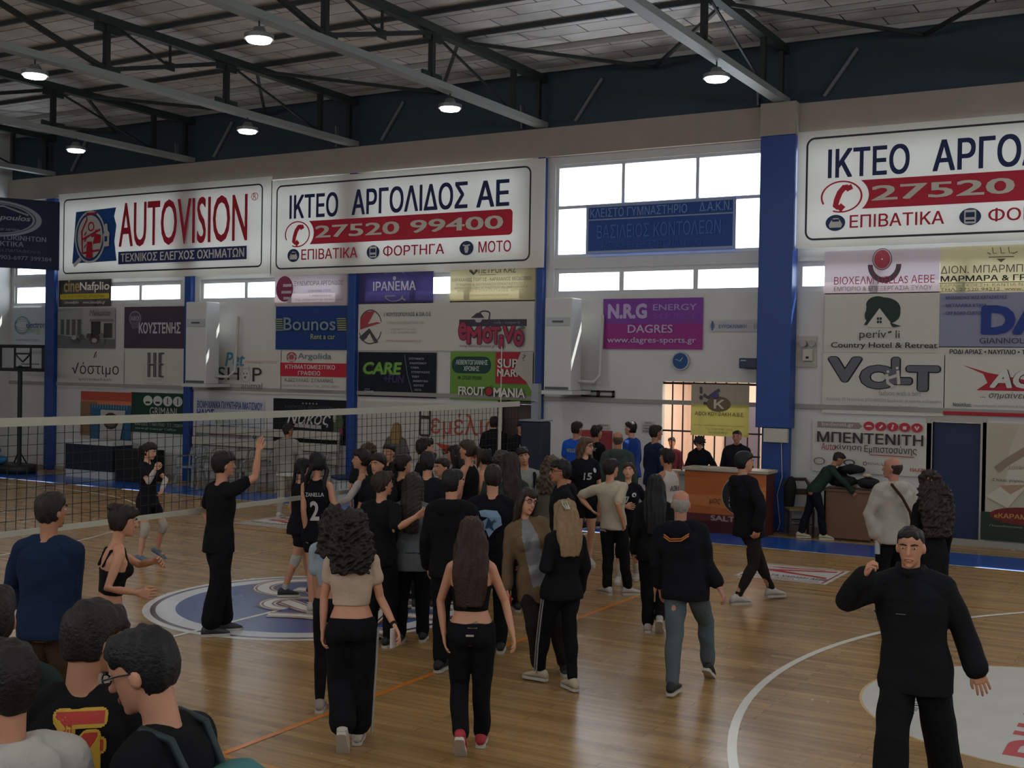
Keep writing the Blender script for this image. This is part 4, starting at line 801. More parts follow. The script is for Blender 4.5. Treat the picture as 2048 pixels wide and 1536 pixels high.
def plastic_chair(px, py, lab, hexc, rz, group):
    P = atz(px, py+7); T = root('plastic_chair', (P[0], P[1], 0), lab, 'chair', group, rz); m = mat('plastic_'+hexc, hexc, rough=.45)
    # local: front is -y
    mb = MB(); mb.box((-.22, -.22, .42), (.22, .2, .45)); mb.build('seat', m, T, bevel=.015)
    for sx in (-1, 1):
        for sy in (-1, 1): mb = MB(); mb.bar((sx*.25, sy*.24, 0), (sx*.205, sy*.18, .43), .045, .045); mb.build('leg', m, T, bevel=.008)
        mb = MB(); mb.tube([(sx*.235, -.2, .43), (sx*.255, -.21, .62), (sx*.26, -.12, .66), (sx*.25, .22, .67)], .02, 8); mb.build('armrest', m, T, smooth=True)
    mb = MB()
    for k in range(5): u = -.13+.065*k; mb.bar((u*.8, .2, .45), (u*1.3, .31, .82), .03, .014, up=(0, 1, 0))
    mb.tube([(-.19, .2, .45), (-.225, .26, .66), (-.21, .31, .82), (-.12, .335, .88), (.12, .335, .88), (.21, .31, .82), (.225, .26, .66), (.19, .2, .45)], .02, 8); mb.build('backrest', m, T)
for k, (x, y, c, lab) in enumerate(((380, 966, '6f7c84', 'bluish grey plastic chair against the second blue column'), (426, 972, '77776f', 'grey plastic chair left of the waving man, under the blue lettering'), (483, 975, '77776f', 'grey plastic chair behind the raised arm of the waving man'), (542, 977, '7d7c74', 'grey plastic chair beside the person in the grey hoodie'), (622, 986, '77776f', 'grey plastic chair behind the two players in sleeveless shirts'))):
    plastic_chair(x, y, lab, c, (.1, .25, -.2, .2, -.2)[k], 'grey plastic chairs along the far wall')
P = atz(690, 1003); T = root('office_chair', (P[0], P[1], 0), 'navy seat with a rounded back at the foot of the third blue column', 'chair', None, -.6); m = mat('seat_navy', '1a2a4c', rough=.5)
mb = MB(); mb.box((-.24, -.24, .45), (.24, .2, .52)); mb.build('seat', m, T, bevel=.03)
mb = MB(); mb.loft([np.stack([w*np.cos(an), np.full(24, .2+.05*k), .72+.26*np.sin(an)], 1) for k, w in enumerate((.2, .24, .22))]); mb.build('backrest', m, T, smooth=True)
mb = MB(); mb.box((-.2, -.2, 0), (.2, .16, .45)); mb.build('pedestal', acw, T, bevel=.02)
wood = mat('dark_wood', '3a2a1e', rough=.5, nscale=6, namt=.2)
P = atz(1598, 1070); T = root('wooden_chair', (P[0], P[1], 0), 'dark wooden chair between the wide blue column and the bending person', 'chair', None, .5)
mb = MB(); mb.box((-.21, -.21, .43), (.21, .2, .46)); mb.build('seat', mat('rush_seat', '7a6a44', rough=.8), T)
for sx in (-1, 1):
    mb = MB(); mb.bar((sx*.19, -.19, 0), (sx*.19, -.19, .44), .035, .035); mb.build('leg', wood, T)
    mb = MB(); mb.bar((sx*.19, .19, 0), (sx*.19, .19, .44), .035, .035); mb.build('leg', wood, T)
    mb = MB(); mb.bar((sx*.19, .19, .44), (sx*.20, .25, .88), .035, .035); mb.build('back_post', wood, T)
mb = MB(); mb.tube([(-.21, .25, .82), (-.15, .27, .92), (.15, .27, .92), (.21, .25, .82)], .03, 8); mb.box((-.19, .22, .66), (.19, .25, .76)); mb.build('back_rail', wood, T)
mb = MB(); mb.bar((-.19, -.19, .2), (.19, -.19, .2), .025, .025); mb.bar((-.19, .19, .24), (.19, .19, .24), .025, .025); mb.build('stretcher', wood, T)
mb = MB(); mb.tube([(P[0]-.2, P[1]+.16, .9), (P[0]-.2, P[1]+.1, .8), (P[0]-.21, P[1]+.1, .5)], [.07, .11, .09], 12); tag(mb.build('jacket', mat('jacket_black', '131415', rough=.9), smooth=True), 'black jacket hung over the wooden chair', 'jacket')
# desk with jackets
T = root('desk', (-4.98, 19.92, 0), 'brown wooden desk under the banner with red discs', 'desk'); dm = mat('desk_wood', '6b4a34', rough=.5, nscale=5, namt=.15)
mb = MB(); mb.box((-.42, -.28, .80), (.46, .28, .84)); mb.build('top', dm, T, bevel=.005)
mb = MB(); mb.box((-.38, -.25, .04), (.42, -.22, .80)); mb.build('front_panel', dm, T)
for x in (-.38, .39): mb = MB(); mb.box((x, -.25, 0), (x+.03, .25, .80)); mb.build('side_panel', dm, T)
an2 = np.linspace(0, 2*PI, 20)[:-1]
for k, (x, y, z, rx, ry, rz_, lab) in enumerate(((-5.12, 19.88, .96, .24, .20, .095, 'crumpled black jacket on the desk, next to the bending person'), (-4.70, 19.88, .955, .17, .20, .09, 'crumpled black jacket on the right end of the desk'), (-4.98, 19.9, 1.16, .2, .15, .08, 'black jacket on top of the pile on the desk'))):
    mb = MB(); mb.ell((x, y, z), (rx, ry, rz_), nu=22, nv=12); o = mb.build('jacket', mat('jacket_black', '131415', rough=.9), smooth=True, loc=(x, y, z)); tag(o, lab, 'jacket', 'black jackets piled on the desk')
    v = np.empty(len(o.data.vertices)*3); o.data.vertices.foreach_get('co', v); v = v.reshape(-1, 3); v *= (1+.16*np.sin(v[:, :1]*31+k)*np.cos(v[:, 1:2]*27)); o.data.vertices.foreach_set('co', v.ravel())
mb = MB(); mb.ell((-4.70, 19.80, 1.08), (.08, .04, .03)); tag(mb.build('cap', mat('cap_cream', 'aca68e', rough=.8), smooth=True), 'small cream cloth item lying on the black jackets', 'cloth')
# ticket counter
T = root('ticket_counter', (-6.95, 19.55, 0), 'orange fronted ticket counter with a dark round emblem', 'counter')
mb = MB(); mb.box((-.72, -.22, .0), (.72, .22, 1.04)); mb.build('body', mat('counter_brown', '4a1f1c', rough=.6), T)
mb = MB(); mb.box((-.76, -.27, 1.04), (.76, .26, 1.09)); mb.build('top', mat('counter_top', 'a49c8c', rough=.5), T, bevel=.006)
a = Art((-.72, -.226, 0), (1, 0, 0), (0, 0, 1), 1.44, 1.04, None, mf=lambda c: mat('counter_print_'+c, c, rough=.5), sheet=False)
a.r(0, .30, 1, .99, 'b0602e'); a.p([(0, .45), (.5, .40), (1, .62), (1, .80), (.5, .62), (0, .60)], 'bd7440'); a.r(0, .0, 1, .18, '45161a'); a.r(0, .18, 1, .30, '5c2a2a')
a.e(.70, .63, .235, .325, 'b49a7c'); a.e(.70, .63, .225, .31, '1d1f22'); a.p([(.56, .58), (.60, .70), (.64, .66), (.67, .80), (.70, .68), (.73, .82), (.77, .66), (.80, .72), (.84, .58)], 'a8a8a6'); a.p([(.59, .60), (.63, .66), (.67, .62), (.70, .66), (.74, .62), (.80, .66), (.81, .60)], '1d1f22'); a.r(.56, .53, .84, .56, 'a8a8a6'); a.t('ΟΙΝΟΣ ΒΑΡ', .56, .84, .44, .50, 'a8a8a6', bold=.02)
a.t('μας', .32, .46, .46, .56, '3a2418', shear=.2); a.t('SALT', .34, .64, .20, .29, 'a08c84', bold=.03); a.t('CA', .66, .74, .15, .21, 'b0a8a0', bold=.03); a.ring(.66, .07, .03, .045, .85, '7a5048')
a.done('front_print', parent=T)
mb = MB(); mb.box((-7.45, 19.42, 1.09), (-6.9, 19.60, 1.10)); tag(mb.build('paper_sheet', mat('paper_white', 'b9b7b0')), 'sheets of white paper lying on the ticket counter', 'paper')
# ---------------------------------------------------------------- volleyball net and post
NX, NY0, NY1 = MX, 5.3, 15.55; ZT, ZB = 2.235, 1.22
T = root('volleyball_net', (NX, (NY0+NY1)/2, 0), 'long volleyball net with white tapes across the court', 'net'); o3 = (NX, (NY0+NY1)/2, 0)
tape = mat('net_tape', 'aaa89a', rough=.8, nscale=4, namt=.1)
def sag(y): return .012*math.sin((y-NY0)/(NY1-NY0)*PI)
def strip(z, h, name, m):
    mb = MB(); ys = np.linspace(NY0, NY1, 30); r = []
    for y in ys: zz = z-sag(y)*2; r.append(np.array([(NX-.008, y, zz), (NX+.008, y, zz), (NX+.008, y, zz+h), (NX-.008, y, zz+h)]))
    mb.loft(r); mb.build(name, m, T, loc=o3)
strip(ZT-.07, .075, 'top_tape', tape); strip(ZB, .05, 'bottom_tape', tape)
mb = MB(); y = NY0
while y < NY1: mb.bar((NX, y, ZB+.04), (NX, y+.02*math.sin(y*3), ZT-.06), .0045, .0045); y += .10
for k in range(1, 10):
    z = ZB+.03+(ZT-ZB-.09)*k/10; mb.bar((NX, NY0, z), (NX, NY1, z), .0045, .0045)
mb.build('mesh', mat('net_cord', '17191a', rough=.9), T, loc=o3)
mb = MB(); mb.box((NX-.01, NY1-.6, ZB), (NX+.01, NY1-.54, ZT)); mb.build('side_band', tape, T, loc=o3)
mb = MB(); mb.tube([(NX, NY1-.55, ZB), (NX, NY1-.55, ZT+.8)], .007, 6); mb.build('antenna', mat('antenna_white', 'b8b4a6'), T, loc=o3)
mb = MB(); mb.bar((NX, NY1, ZT-.03), (NX, NY1+.455, ZT-.01), .012, .012); mb.build('top_cable', iron, T, loc=o3)
T = root('net_post', (NX, NY1+.52, 0), 'grey net post with a navy pad in front of the fourth blue column', 'post')
mb = MB(); mb.box((-.06, -.05, 0), (.06, .05, 2.5)); mb.build('post', mat('post_grey', '7c8288', rough=.4, metal=.4), T)
mb = MB(); mb.box((-.19, -.16, 0), (.19, .16, 1.93)); mb.build('pad', mat('pad_navy', '101a2e', rough=.6), T, bevel=.04)
mb = MB(); mb.box((-.2, -.17, 1.93), (.2, .17, 1.95)); mb.build('pad_cap', mat('post_grey', '7c8288'), T)
# ---------------------------------------------------------------- people
RM = []       # (object, voxel, smoothing, fold amplitude, seed, extra unmerged pieces)
POST = []
def nrm(v): v = np.array(v, float); return v/(np.linalg.norm(v)+1e-12)
def rotv(v, axis, deg):
    a = math.radians(deg); axis = nrm(axis); v = np.array(v, float)
    return v*math.cos(a)+np.cross(axis, v)*math.sin(a)+axis*np.dot(axis, v)*(1-math.cos(a))
Zv = np.array([0, 0, 1.0])
def ik(a, b, l1, l2, pole):
    d = b-a; L = np.linalg.norm(d); mx = (l1+l2)*.998
    if L > mx: b = a+d/L*mx; d = b-a; L = mx
    if L < abs(l1-l2)+.01: L = abs(l1-l2)+.01
    u = d/np.linalg.norm(d); x = (l1*l1-l2*l2+L*L)/(2*L); h = math.sqrt(max(0, l1*l1-x*x))
    p = nrm(pole-u*np.dot(pole, u)); return a+u*x+p*h, b
def sring(c, r, f, hw, ff, fb, n=22, ex=2.4):
    t = np.arange(n)*2*PI/n; ca, sa = np.cos(t), np.sin(t)
    x = np.sign(sa)*np.abs(sa)**(2/ex)*hw; y = np.sign(ca)*np.abs(ca)**(2/ex); y = np.where(y > 0, y*ff, y*fb)
    return np.array(c)+np.outer(-x, r)+np.outer(y, f)
SKINS = [mat('skin_light', 'b88468', rough=.5, spec=.35, nscale=30, namt=.06), mat('skin_medium', 'a06f52', rough=.5, spec=.35, nscale=30, namt=.06), mat('skin_fair', 'c4937a', rough=.5, spec=.35, nscale=30, namt=.06), mat('skin_flushed', 'a87461', rough=.5, spec=.35, nscale=30, namt=.06)]
def hairm(h):
    return mat('hair_'+h, h, rough=.55, spec=.3, nscale=40, namt=.3, bump=.35, bscale=90)
eyew = mat('eye_white', 'c9c4bd', rough=.2); eyed = mat('eye_dark', '17100c', rough=.15); lipm = mat('lips', '8f4a44', rough=.4); teeth = mat('teeth', 'c8c2b6', rough=.3)
MALE = [(-.10, .10, .085, .095), (-.05, .158, .105, .115), (.0, .172, .11, .125), (.07, .165, .108, .11), (.16, .150, .104, .092), (.26, .158, .11, .095), (.36, .176, .118, .108), (.44, .176, .105, .105), (.50, .130, .075, .085), (.545, .068, .055, .06)]
FEM = [(-.10, .10, .085, .095), (-.05, .162, .10, .12), (.0, .176, .105, .13), (.07, .160, .10, .105), (.16, .125, .088, .078), (.26, .135, .098, .082), (.35, .150, .112, .094), (.43, .148, .098, .092), (.495, .108, .068, .075), (.54, .058, .05, .052)]
HZ = [0, .012, .035, .06, .09, .115, .14, .165, .19, .21, .219]
HF = [.078, .092, .096, .096, .097, .092, .099, .098, .088, .062, .03]
HB = [.0, .02, .035, .06, .082, .092, .096, .092, .078, .05, .02]
HW_ = [.018, .038, .052, .060, .067, .070, .073, .072, .064, .042, .018]
CZ = [.04, .07, .10, .132, .155, .175, .20, .222, .233]
CFm = [-.035, -.018, -.012, .03, .088, .106, .102, .075, .03]
CFw = [-.005, .005, .015, .045, .092, .108, .104, .078, .03]
CB = [.078, .096, .108, .113, .113, .109, .096, .066, .03]
CW = [.056, .074, .082, .0845, .084, .082, .073, .052, .02]
NP_ = 0
def person(lab, top, feet=None, H=None, face=0, look=0, hp=0, ht=0, lean=0, twist=0, arms=(None, None), fem=False, skin=0,
           hair=('short', '1b1512'), shirt=('tee', '17181b'), pants=('trousers', '15161a'), shoes='1a1a1c', fig=0, sole='b0aca2', ground=0.0,
           fdir=None, group=None, cat='person', sit=False, back=None, soft=1.0, width=1.0, pel=None):
    """One figure: crown at pixel `top`, feet from floor pixels or standing height H, `face` degrees clockwise from facing away from the viewer."""
    global NP_; NP_ += 1
    if feet:
        G = [atz(f[0], f[1], ground) for f in feet]; base = sum(G)/len(G); base[2] = ground
    else:
        base = atz(top[0], top[1], H+ground); base[2] = ground
    vd = nrm([base[0], base[1], 0]); F = rotv(vd, Zv, -face); R = np.array([F[1], -F[0], 0]); cr = np.array([vd[1], -vd[0], 0])
    dist = math.hypot(base[0], base[1])
    k = (H or 1.7)/1.75; psh = np.zeros(3); lat = 0.0; D = MALE if not fem else FEM; shw = (.172 if not fem else .150)*width
    for it in range(6):
        hipz = .93*k; ank = []; footd = []
        for i, s in enumerate((-1, 1)):
            fd = F if fdir is None else rotv(F, Zv, -fdir[i])
            if feet:
                f = feet[i]; P = G[i].copy()
                if len(f) > 2 and f[2]:
                    toe = P; v = rotv(-fd*.15*k+Zv*.075*k, R, -f[2]); A = toe+v+Zv*(f[3] if len(f) > 3 else 0)
                    ank.append(A); footd.append((fd, f[2]))
                else: ank.append(P+Zv*(.08*k)-fd*.03*k); footd.append((fd, 0))
            else:
                P = base+psh+R*s*.10*k+F*(.03*s*k); ank.append(P+Zv*.08*k); footd.append((fd, 0))
        if sit: hipz = sit
        mid = sum(ank)/2; hc = np.array([mid[0], mid[1], ground])+psh*(1 if feet else 0)
        if pel is not None: hc = hc+F*pel*k
        if not sit:
            low = sorted(ank, key=lambda a: a[2])[0]
            dd = math.hypot(low[0]-hc[0], low[1]-hc[1])-.05*k; reach = .855*k
            hipz = min(hipz, (low[2]-ground)+math.sqrt(max(.2, reach**2-max(dd, 0)**2)))
        hc[2] = ground+hipz
        U = nrm(Zv+F*math.tan(math.radians(min(lean, 80)))+cr*lat) if lean < 80 else nrm(F+Zv*.1)
        Ft = rotv(F, Zv, -twist); Ft = nrm(Ft-U*np.dot(Ft, U)); Rt = np.cross(Ft, U)
        N = hc+U*.545*k; Un = nrm(U*.55+Zv*.45+Ft*.12)
        hd = rotv(F, Zv, -look); hr = np.array([hd[1], -hd[0], 0]); hu = rotv(Zv, hr, -hp); hd2 = rotv(hd, hr, -hp); hu = rotv(hu, hd2, ht); hr = np.cross(hd2, hu)
        HO = N+Un*.075*k+hd2*.012*k; crown = HO+hu*.242*k
        # compare with the pixel
        d = depth(crown); tgt = atd(top[0], top[1], d)
        k *= max(.7, min(1.4, (tgt[2]-ground)/(crown[2]-ground)))
        if H and not feet: k = H/1.75 if lean < 5 and not sit else k
        e = np.dot(tgt-crown, cr)
        if feet: psh = psh+cr*e*.35; lat += e*.5/(.85*k)
        else: psh = psh+cr*e
    near = dist < 13.6; vox = .0075 if dist < 9.5 else (.009 if near else .0125)
    rng = random.Random(NP_*17)
    root_ = empty('person', tuple(base), lab, cat, group)
    inv = -np.array(base)
    def fin(mb, name, m, parent=root_, v=None, sm=3, fold=0.0, extra=None, mats=None):
        o = mb.build(name, mats or m, parent, smooth=True, loc=tuple(base)); RM.append((o, v or vox, sm, fold, NP_, extra)); return o
    def plain(mb, name, m, parent=root_, smooth=True): return mb.build(name, m, parent, smooth=smooth, loc=tuple(base))
    # joints
    S = [N-U*.062*k+Rt*s*shw*k for s in (-1, 1)]
    ul, fl = .285*k, .245*k; EL, WR = [], []
    for i, s in enumerate((-1, 1)):
        a = arms[i] or {}
        def pt(q): return atd(q[0], q[1], depth(S[i])+q[2]) if len(q) == 3 else S[i]+(Rt*q[1]*s+Ft*q[2]+U*q[3])*k
        if 'e' in a:
            e = S[i]+nrm(pt(a['e'])-S[i])*ul; w = e+nrm(pt(a['w'])-e)*fl
        else:
            w = pt(a['w']) if 'w' in a else S[i]+(Rt*s*(.075+.02*rng.random())+Ft*(.05+.06*rng.random())-U*.505)*k
            pole = -Ft*.8+Rt*s*.5-U*.2
            if 'pole' in a: q = a['pole']; pole = Rt*s*q[0]+Ft*q[1]+U*q[2]
            e, w = ik(S[i], w, ul, fl, pole)
        EL.append(e); WR.append(w)
    HIP = [hc+R*s*.088*k-Zv*.02*k for s in (-1, 1)]; KN = []
    for i, s in enumerate((-1, 1)):
        kn, an_ = ik(HIP[i], ank[i], .422*k, .416*k, F*1.0+R*s*.12+Zv*.05); KN.append(kn); ank[i] = an_
    fz = 1.0+.12*fig; tw = (1+.10*fig)*width
    def trings(t=0.0, z0=-.2, z1=.6, tb=None):
        out = []
        for (z, hw, ff, fb) in D:
            if z < z0-1e-6 or z > z1+1e-6: continue
            q = min(max(z/.4, 0), 1); f = nrm(F*(1-q)+Ft*q); f = nrm(f-U*np.dot(f, U)); r = np.cross(f, U)
            b = fig*.03*math.exp(-((z-.12)/.12)**2)
            out.append(sring(hc+U*z*k, r, f, (hw*tw+t)*k, (ff*tw+t+b)*k, (fb*tw+t)*k))
        return out
    if fem: ar = (.044, .038, .033, .032, .022); lg = (.086, .076, .053, .053, .034)
    else: ar = (.054, .046, .039, .039, .027); lg = (.088, .077, .055, .056, .037)
    ar = [x*(1+.12*fig)*k for x in ar]; lg = [x*(1+.08*fig)*k for x in lg]
    def arm(mb, i, add=0.0, end=2.0, mul=1.0):
        P = [S[i], (S[i]+EL[i])/2, EL[i], EL[i]*.6+WR[i]*.4, WR[i]]; r = [x*mul+add for x in ar]
        if end >= 2: mb.tube(P, r, 12); return
        if end <= 1: m = S[i]+(EL[i]-S[i])*end; mb.tube([S[i], (S[i]+m)/2, m], [r[0], (r[0]+r[1])/2, r[1]*1.03], 12)
        else: w = EL[i]+(WR[i]-EL[i])*(end-1); mb.tube([S[i], (S[i]+EL[i])/2, EL[i], (EL[i]+w)/2, w], [r[0], r[1], r[2], r[3], r[3]*(1.15-.15*(end-1))], 12)
    def leg(mb, i, rr, end=2.0, cut=0.0):
        Kn = KN[i]; A = ank[i]+(Kn-ank[i])*cut; P = [HIP[i], (HIP[i]*.5+Kn*.5), Kn, Kn*.68+A*.32-F*.012*k, A]
        if end >= 2: mb.tube(P, rr, 14)
        else: m = HIP[i]+(Kn-HIP[i])*end if end <= 1 else Kn+(A-Kn)*(end-1); mb.tube([HIP[i], (HIP[i]+m)/2, m], rr[:2]+[rr[1]*1.0], 14) if end <= 1 else mb.tube([HIP[i], (HIP[i]*.5+Kn*.5), Kn, m], rr[:3]+[rr[3]], 14)
    # body
    B = MB(); B.loft(trings())
    for i, s in enumerate((-1, 1)):
        B.tube([N-U*.03*k, (N*.45+S[i]*.55)+U*.012*k, S[i]], [.05*k, .048*k, ar[0]], 10); arm(B, i); leg(B, i, lg)
        if fem: B.ell(hc+U*.355*k+Ft*.082*k+Rt*s*.066*k, (.058*k,)*3)
        B.ell(hc-Zv*.03*k-F*(.055 if fem else .045)*k+R*s*.072*k, (.083*k, .08*k, .092*k))
        A = ank[i]; fd, pit = footd[i]; tv = rotv(fd, R, -pit) if pit else fd
        B.tube([A, A+tv*.06*k-Zv*.03*k, A+tv*.13*k-(Zv*.045*k if not pit else 0)], [.036*k, .033*k, .026*k], 10)
    B.tube([N-U*.03*k, N+Un*.05*k, HO+hu*.05*k-hd2*.012*k], [.062*k, .054*k if not fem else .046*k, .056*k if not fem else .048*k], 14)
    def hp_(x, y, z): return HO+(hr*x+hd2*y+hu*z)*k*1.05
    B.loft([sring(hp_(0, 0, z), hr, hd2, w*k, f*k, b*k, 24, 2.15) for z, f, b, w in zip(HZ, HF, HB, HW_)])
    B.tube([hp_(0, .088, .132), hp_(0, .100, .112), hp_(0, .109, .092), hp_(0, .112, .082)], [.010*k, .011*k, .013*k, .014*k], 8)
    B.ell(hp_(0, .092, .046), (.022*k, .010*k, .013*k)); B.ell(hp_(0, .080, .012), (.022*k, .016*k, .014*k))
    for s in (-1, 1): B.ell(hp_(s*.074, -.008, .098), (.011*k, .021*k, .032*k), R=np.stack([hr, hd2, hu]))
    X = MB()       # fingers, kept apart and rooted in the palm
    for i, s in enumerate((-1, 1)):
        a = arms[i] or {}; d = nrm(WR[i]-EL[i])
        if 'hd' in a: q = a['hd']; d = nrm(Rt*s*q[0]+Ft*q[1]+U*q[2])
        pn = -Rt*s if 'pn' not in a else Rt*s*a['pn'][0]+Ft*a['pn'][1]+U*a['pn'][2]
        pn = nrm(pn-d*np.dot(pn, d)+1e-6); sp = np.cross(d, pn); 
        th = sp if np.dot(sp, Ft+U*.3) > 0 else -sp
        c = a.get('curl', .35); kn_ = []
        for j in range(4):
            o = (1.5-j)*.0215*k; rt = WR[i]+d*(.082-.004*abs(j-1.2))*k+th*o
            B.tube([WR[i]+th*o*.5, rt], [.0165*k, .0135*k], 8)
            L = (.072, .08, .074, .058)[j]*k; fdn = nrm(d+th*(1.5-j)*.08); P = [rt-d*.01*k, rt]; dirn = fdn; q = rt
            for sgm, fr in enumerate((.45, .32, .25)):
                dirn = nrm(rotv(dirn, np.cross(dirn, pn), c*(38+22*sgm))); q = q+dirn*L*fr; P.append(q)
            X.tube(P, [.0092*k, .0092*k, .0085*k, .0078*k, .0065*k], 8)
        q0 = WR[i]+d*.022*k+th*.018*k; q1 = q0+nrm(d*.75+th*.75+pn*.2)*.042*k; q2 = q1+nrm(d*.95+th*.3+pn*.3)*.03*k; q3 = q2+nrm(d+pn*.25)*.022*k
        B.tube([q0, q1], [.016*k, .0125*k], 8); X.tube([q0, q1, q2, q3], [.012*k, .0115*k, .010*k, .0075*k], 8)
    body = fin(B, 'body', SKINS[skin], sm=2, extra=X)
    # face details
    if abs(((face+look+180) % 360)-180) > 40:
        for s in (-1, 1):
            m = MB(); m.ell(hp_(s*.032, .086, .116), (.0105*k, .008*k, .0055*k), R=np.stack([hr, hd2, hu]), nu=10, nv=7); m.ell(hp_(s*.032, .0925, .116), (.0052*k, .003*k, .0050*k), R=np.stack([hr, hd2, hu]), m=1, nu=8, nv=5)
            plain(m, 'eye', [eyew, eyed])
            m = MB(); m.tube([hp_(s*.015, .102, .134), hp_(s*.033, .101, .139), hp_(s*.05, .088, .134)], [.0045*k, .005*k, .003*k], 6); plain(m, 'eyebrow', hairm(hair[1]) if hair[1] != 'none' else hairm('2a201a'))
        m = MB(); m.tube([hp_(-.026, .088, .048), hp_(-.01, .096, .052), hp_(.01, .096, .052), hp_(.026, .088, .048)], [.0025*k, .004*k, .004*k, .0025*k], 6); m.tube([hp_(-.02, .091, .043), hp_(0, .0965, .042), hp_(.02, .091, .043)], [.0025*k, .0045*k, .0025*k], 6); plain(m, 'lips', lipm)
    # hair
    st, hc_ = hair[0], hair[1]; hm = hairm(hc_) if hc_ != 'none' else None; Hh = MB(); fold = .004
    tw_ = {'buzz': -.006, 'short': .0, 'tuft': .006, 'longshort': .008}.get(st, .004); cf = CFw if fem else CFm
    if st == 'cap': tw_ = .004
    if st in ('bald', 'fringe'):
        lo = [(z, f-.01, b-.004, w-.004) for z, f, b, w in zip(CZ, CFm, CB, CW)][:5]
        lo[4] = (.150, -.03, .108, .074); lo[3] = (.132, -.02, .110, .080)
        Hh.loft([sring(hp_(0, 0, z), hr, hd2, w*k, f*k, b*k, 22, 2.2) for z, f, b, w in lo])
    else:
        Hh.loft([sring(hp_(0, 0, z+(tw_ if z > .2 else 0)), hr, hd2, (w+tw_)*k, (f+tw_*(z > .14))*k, (b+tw_)*k, 24, 2.2) for z, f, b, w in zip(CZ, cf, CB, CW)])
        if st == 'tuft': Hh.tube([hp_(-.05, .07, .20), hp_(0, .088, .208), hp_(.05, .07, .20)], [.026*k, .03*k, .026*k], 10); fold = .007
        if st == 'longshort': Hh.tube([hp_(-.055, .085, .17), hp_(0, .102, .175), hp_(.055, .085, .17)], [.018*k, .02*k, .018*k], 10)
    def tb(x, y, z): return N+(Rt*x+Ft*y+U*z)*k
    if st in ('long', 'curly'):
        L = hair[2] if len(hair) > 2 else .3; wd = hair[3] if len(hair) > 3 else 1.0; c = 1.25 if st == 'curly' else 1.0
        zz = [(hp_(0, -.045, .15), .086, .07), (hp_(0, -.06, .06), .098*c*wd, .064*c), (tb(0, -.08, .0), .112*c*wd, .062*c)]
        n = max(1, int(L/.09))
        for q in range(1, n+1): t = q/n; zz.append((tb(0, -.105-.02*t, -L*t), (.118*c-.035*t)*wd, (.05*c-.02*t)))
        Hh.loft([sring(c0, Rt, Ft, w*k, dd_*k, dd_*k, 24, 2.0) for c0, w, dd_ in zz])
        for s in (-1, 1): Hh.tube([hp_(s*.07, .04, .17), hp_(s*.083, .02, .09), tb(s*.095, .01, .02), tb(s*.10, -.02, -min(L, .18))], [.022*k*c, .026*k*c, .03*k*c, .018*k*c], 10)
        fold = .016 if st == 'curly' else .006
    if st == 'pony': Hh.tube([hp_(0, -.105, .15), hp_(0, -.15, .13), hp_(0, -.155, .03), hp_(.01, -.13, -.09)], [.03*k, .036*k, .034*k, .012*k], 12)
    if st == 'bun': Hh.ell(hp_(0, -.085, .205), (.045*k, .045*k, .042*k)); fold = .007
    if st == 'braids':
        for s in (-1, 1): Hh.tube([hp_(s*.07, -.05, .10), hp_(s*.095, -.06, .04), tb(s*.11, -.05, .0), tb(s*.12, -.07, -.10)], [.03*k, .026*k, .028*k, .012*k], 10)
    if st == 'afro': Hh.ell(hp_(0, -.02, .15), (.115*k, .12*k, .105*k)); fold = .016
    if hm: ho = fin(Hh, 'cap' if st == 'cap' else 'hair', hm, v=.008 if near else .011, sm=2, fold=fold)
    # shirt
    tk, tc = shirt[0], shirt[1]; opt = shirt[2] if len(shirt) > 2 else {}
    t = {'tee': .012, 'long': .018, 'hoodie': .026, 'tank': .008, 'sleeveless': .014, 'jacket': .034, 'crop': .014, 'cardigan': .026}[tk]; hem = opt.get('hem', {'crop': .10, 'tank': .10, 'sleeveless': -.05}.get(tk, -.10)); Sg = MB()
    zt_ = .56
    if tk == 'tank': zt_ = .40
    rg = trings(t, max(hem, 0), zt_)
    if hem < 0:
        fl = 1.0+.10*max(0, -hem-.1); (z_, hw_, ff_, fb_) = D[2]; fr_ = F; low_ = []
        for zz_, q in ((hem, fl), (hem*.5, 1.01)): low_.append(sring(hc+(U*.5+Zv*.5)*zz_*k, R, F, (hw_*tw*q+t)*k, (ff_*tw*q+t+.012)*k, (fb_*tw*q+t+.008)*k))
        rg = low_+rg
    if len(rg) > 1: Sg.loft(rg)
    if tk not in ('tank',) and fem: [Sg.ell(hc+U*.355*k+Ft*.082*k+Rt*s*.066*k, ((.058+t)*k,)*3) for s in (-1, 1)]
    if tk == 'tank':
        for s in (-1, 1):
            Sg.ell(hc+U*.355*k+Ft*.082*k+Rt*s*.066*k, ((.058+t)*k,)*3)
            Sg.tube([tb(s*.085, .10, -.16), tb(s*.095, .04, -.015), tb(s*.09, -.06, -.04), tb(s*.07, -.10, -.17)], [.014*k]*4, 8)
    else:
        for i, s in enumerate((-1, 1)):
            if tk == 'sleeveless': Sg.tube([N-U*.035*k, N*.55+S[i]*.45], [.058*k, .05*k], 10)
            else:
                Sg.tube([N-U*.03*k, (N*.45+S[i]*.55)+U*.012*k, S[i]], [(.05+t)*k, (.048+t)*k, ar[0]+t*k], 12)
                arm(Sg, i, add=(t+.006 if tk in ('tee', 'crop') else t)*k, end=opt.get('sl', {'tee': .62, 'crop': .45}.get(tk, 1.94)))
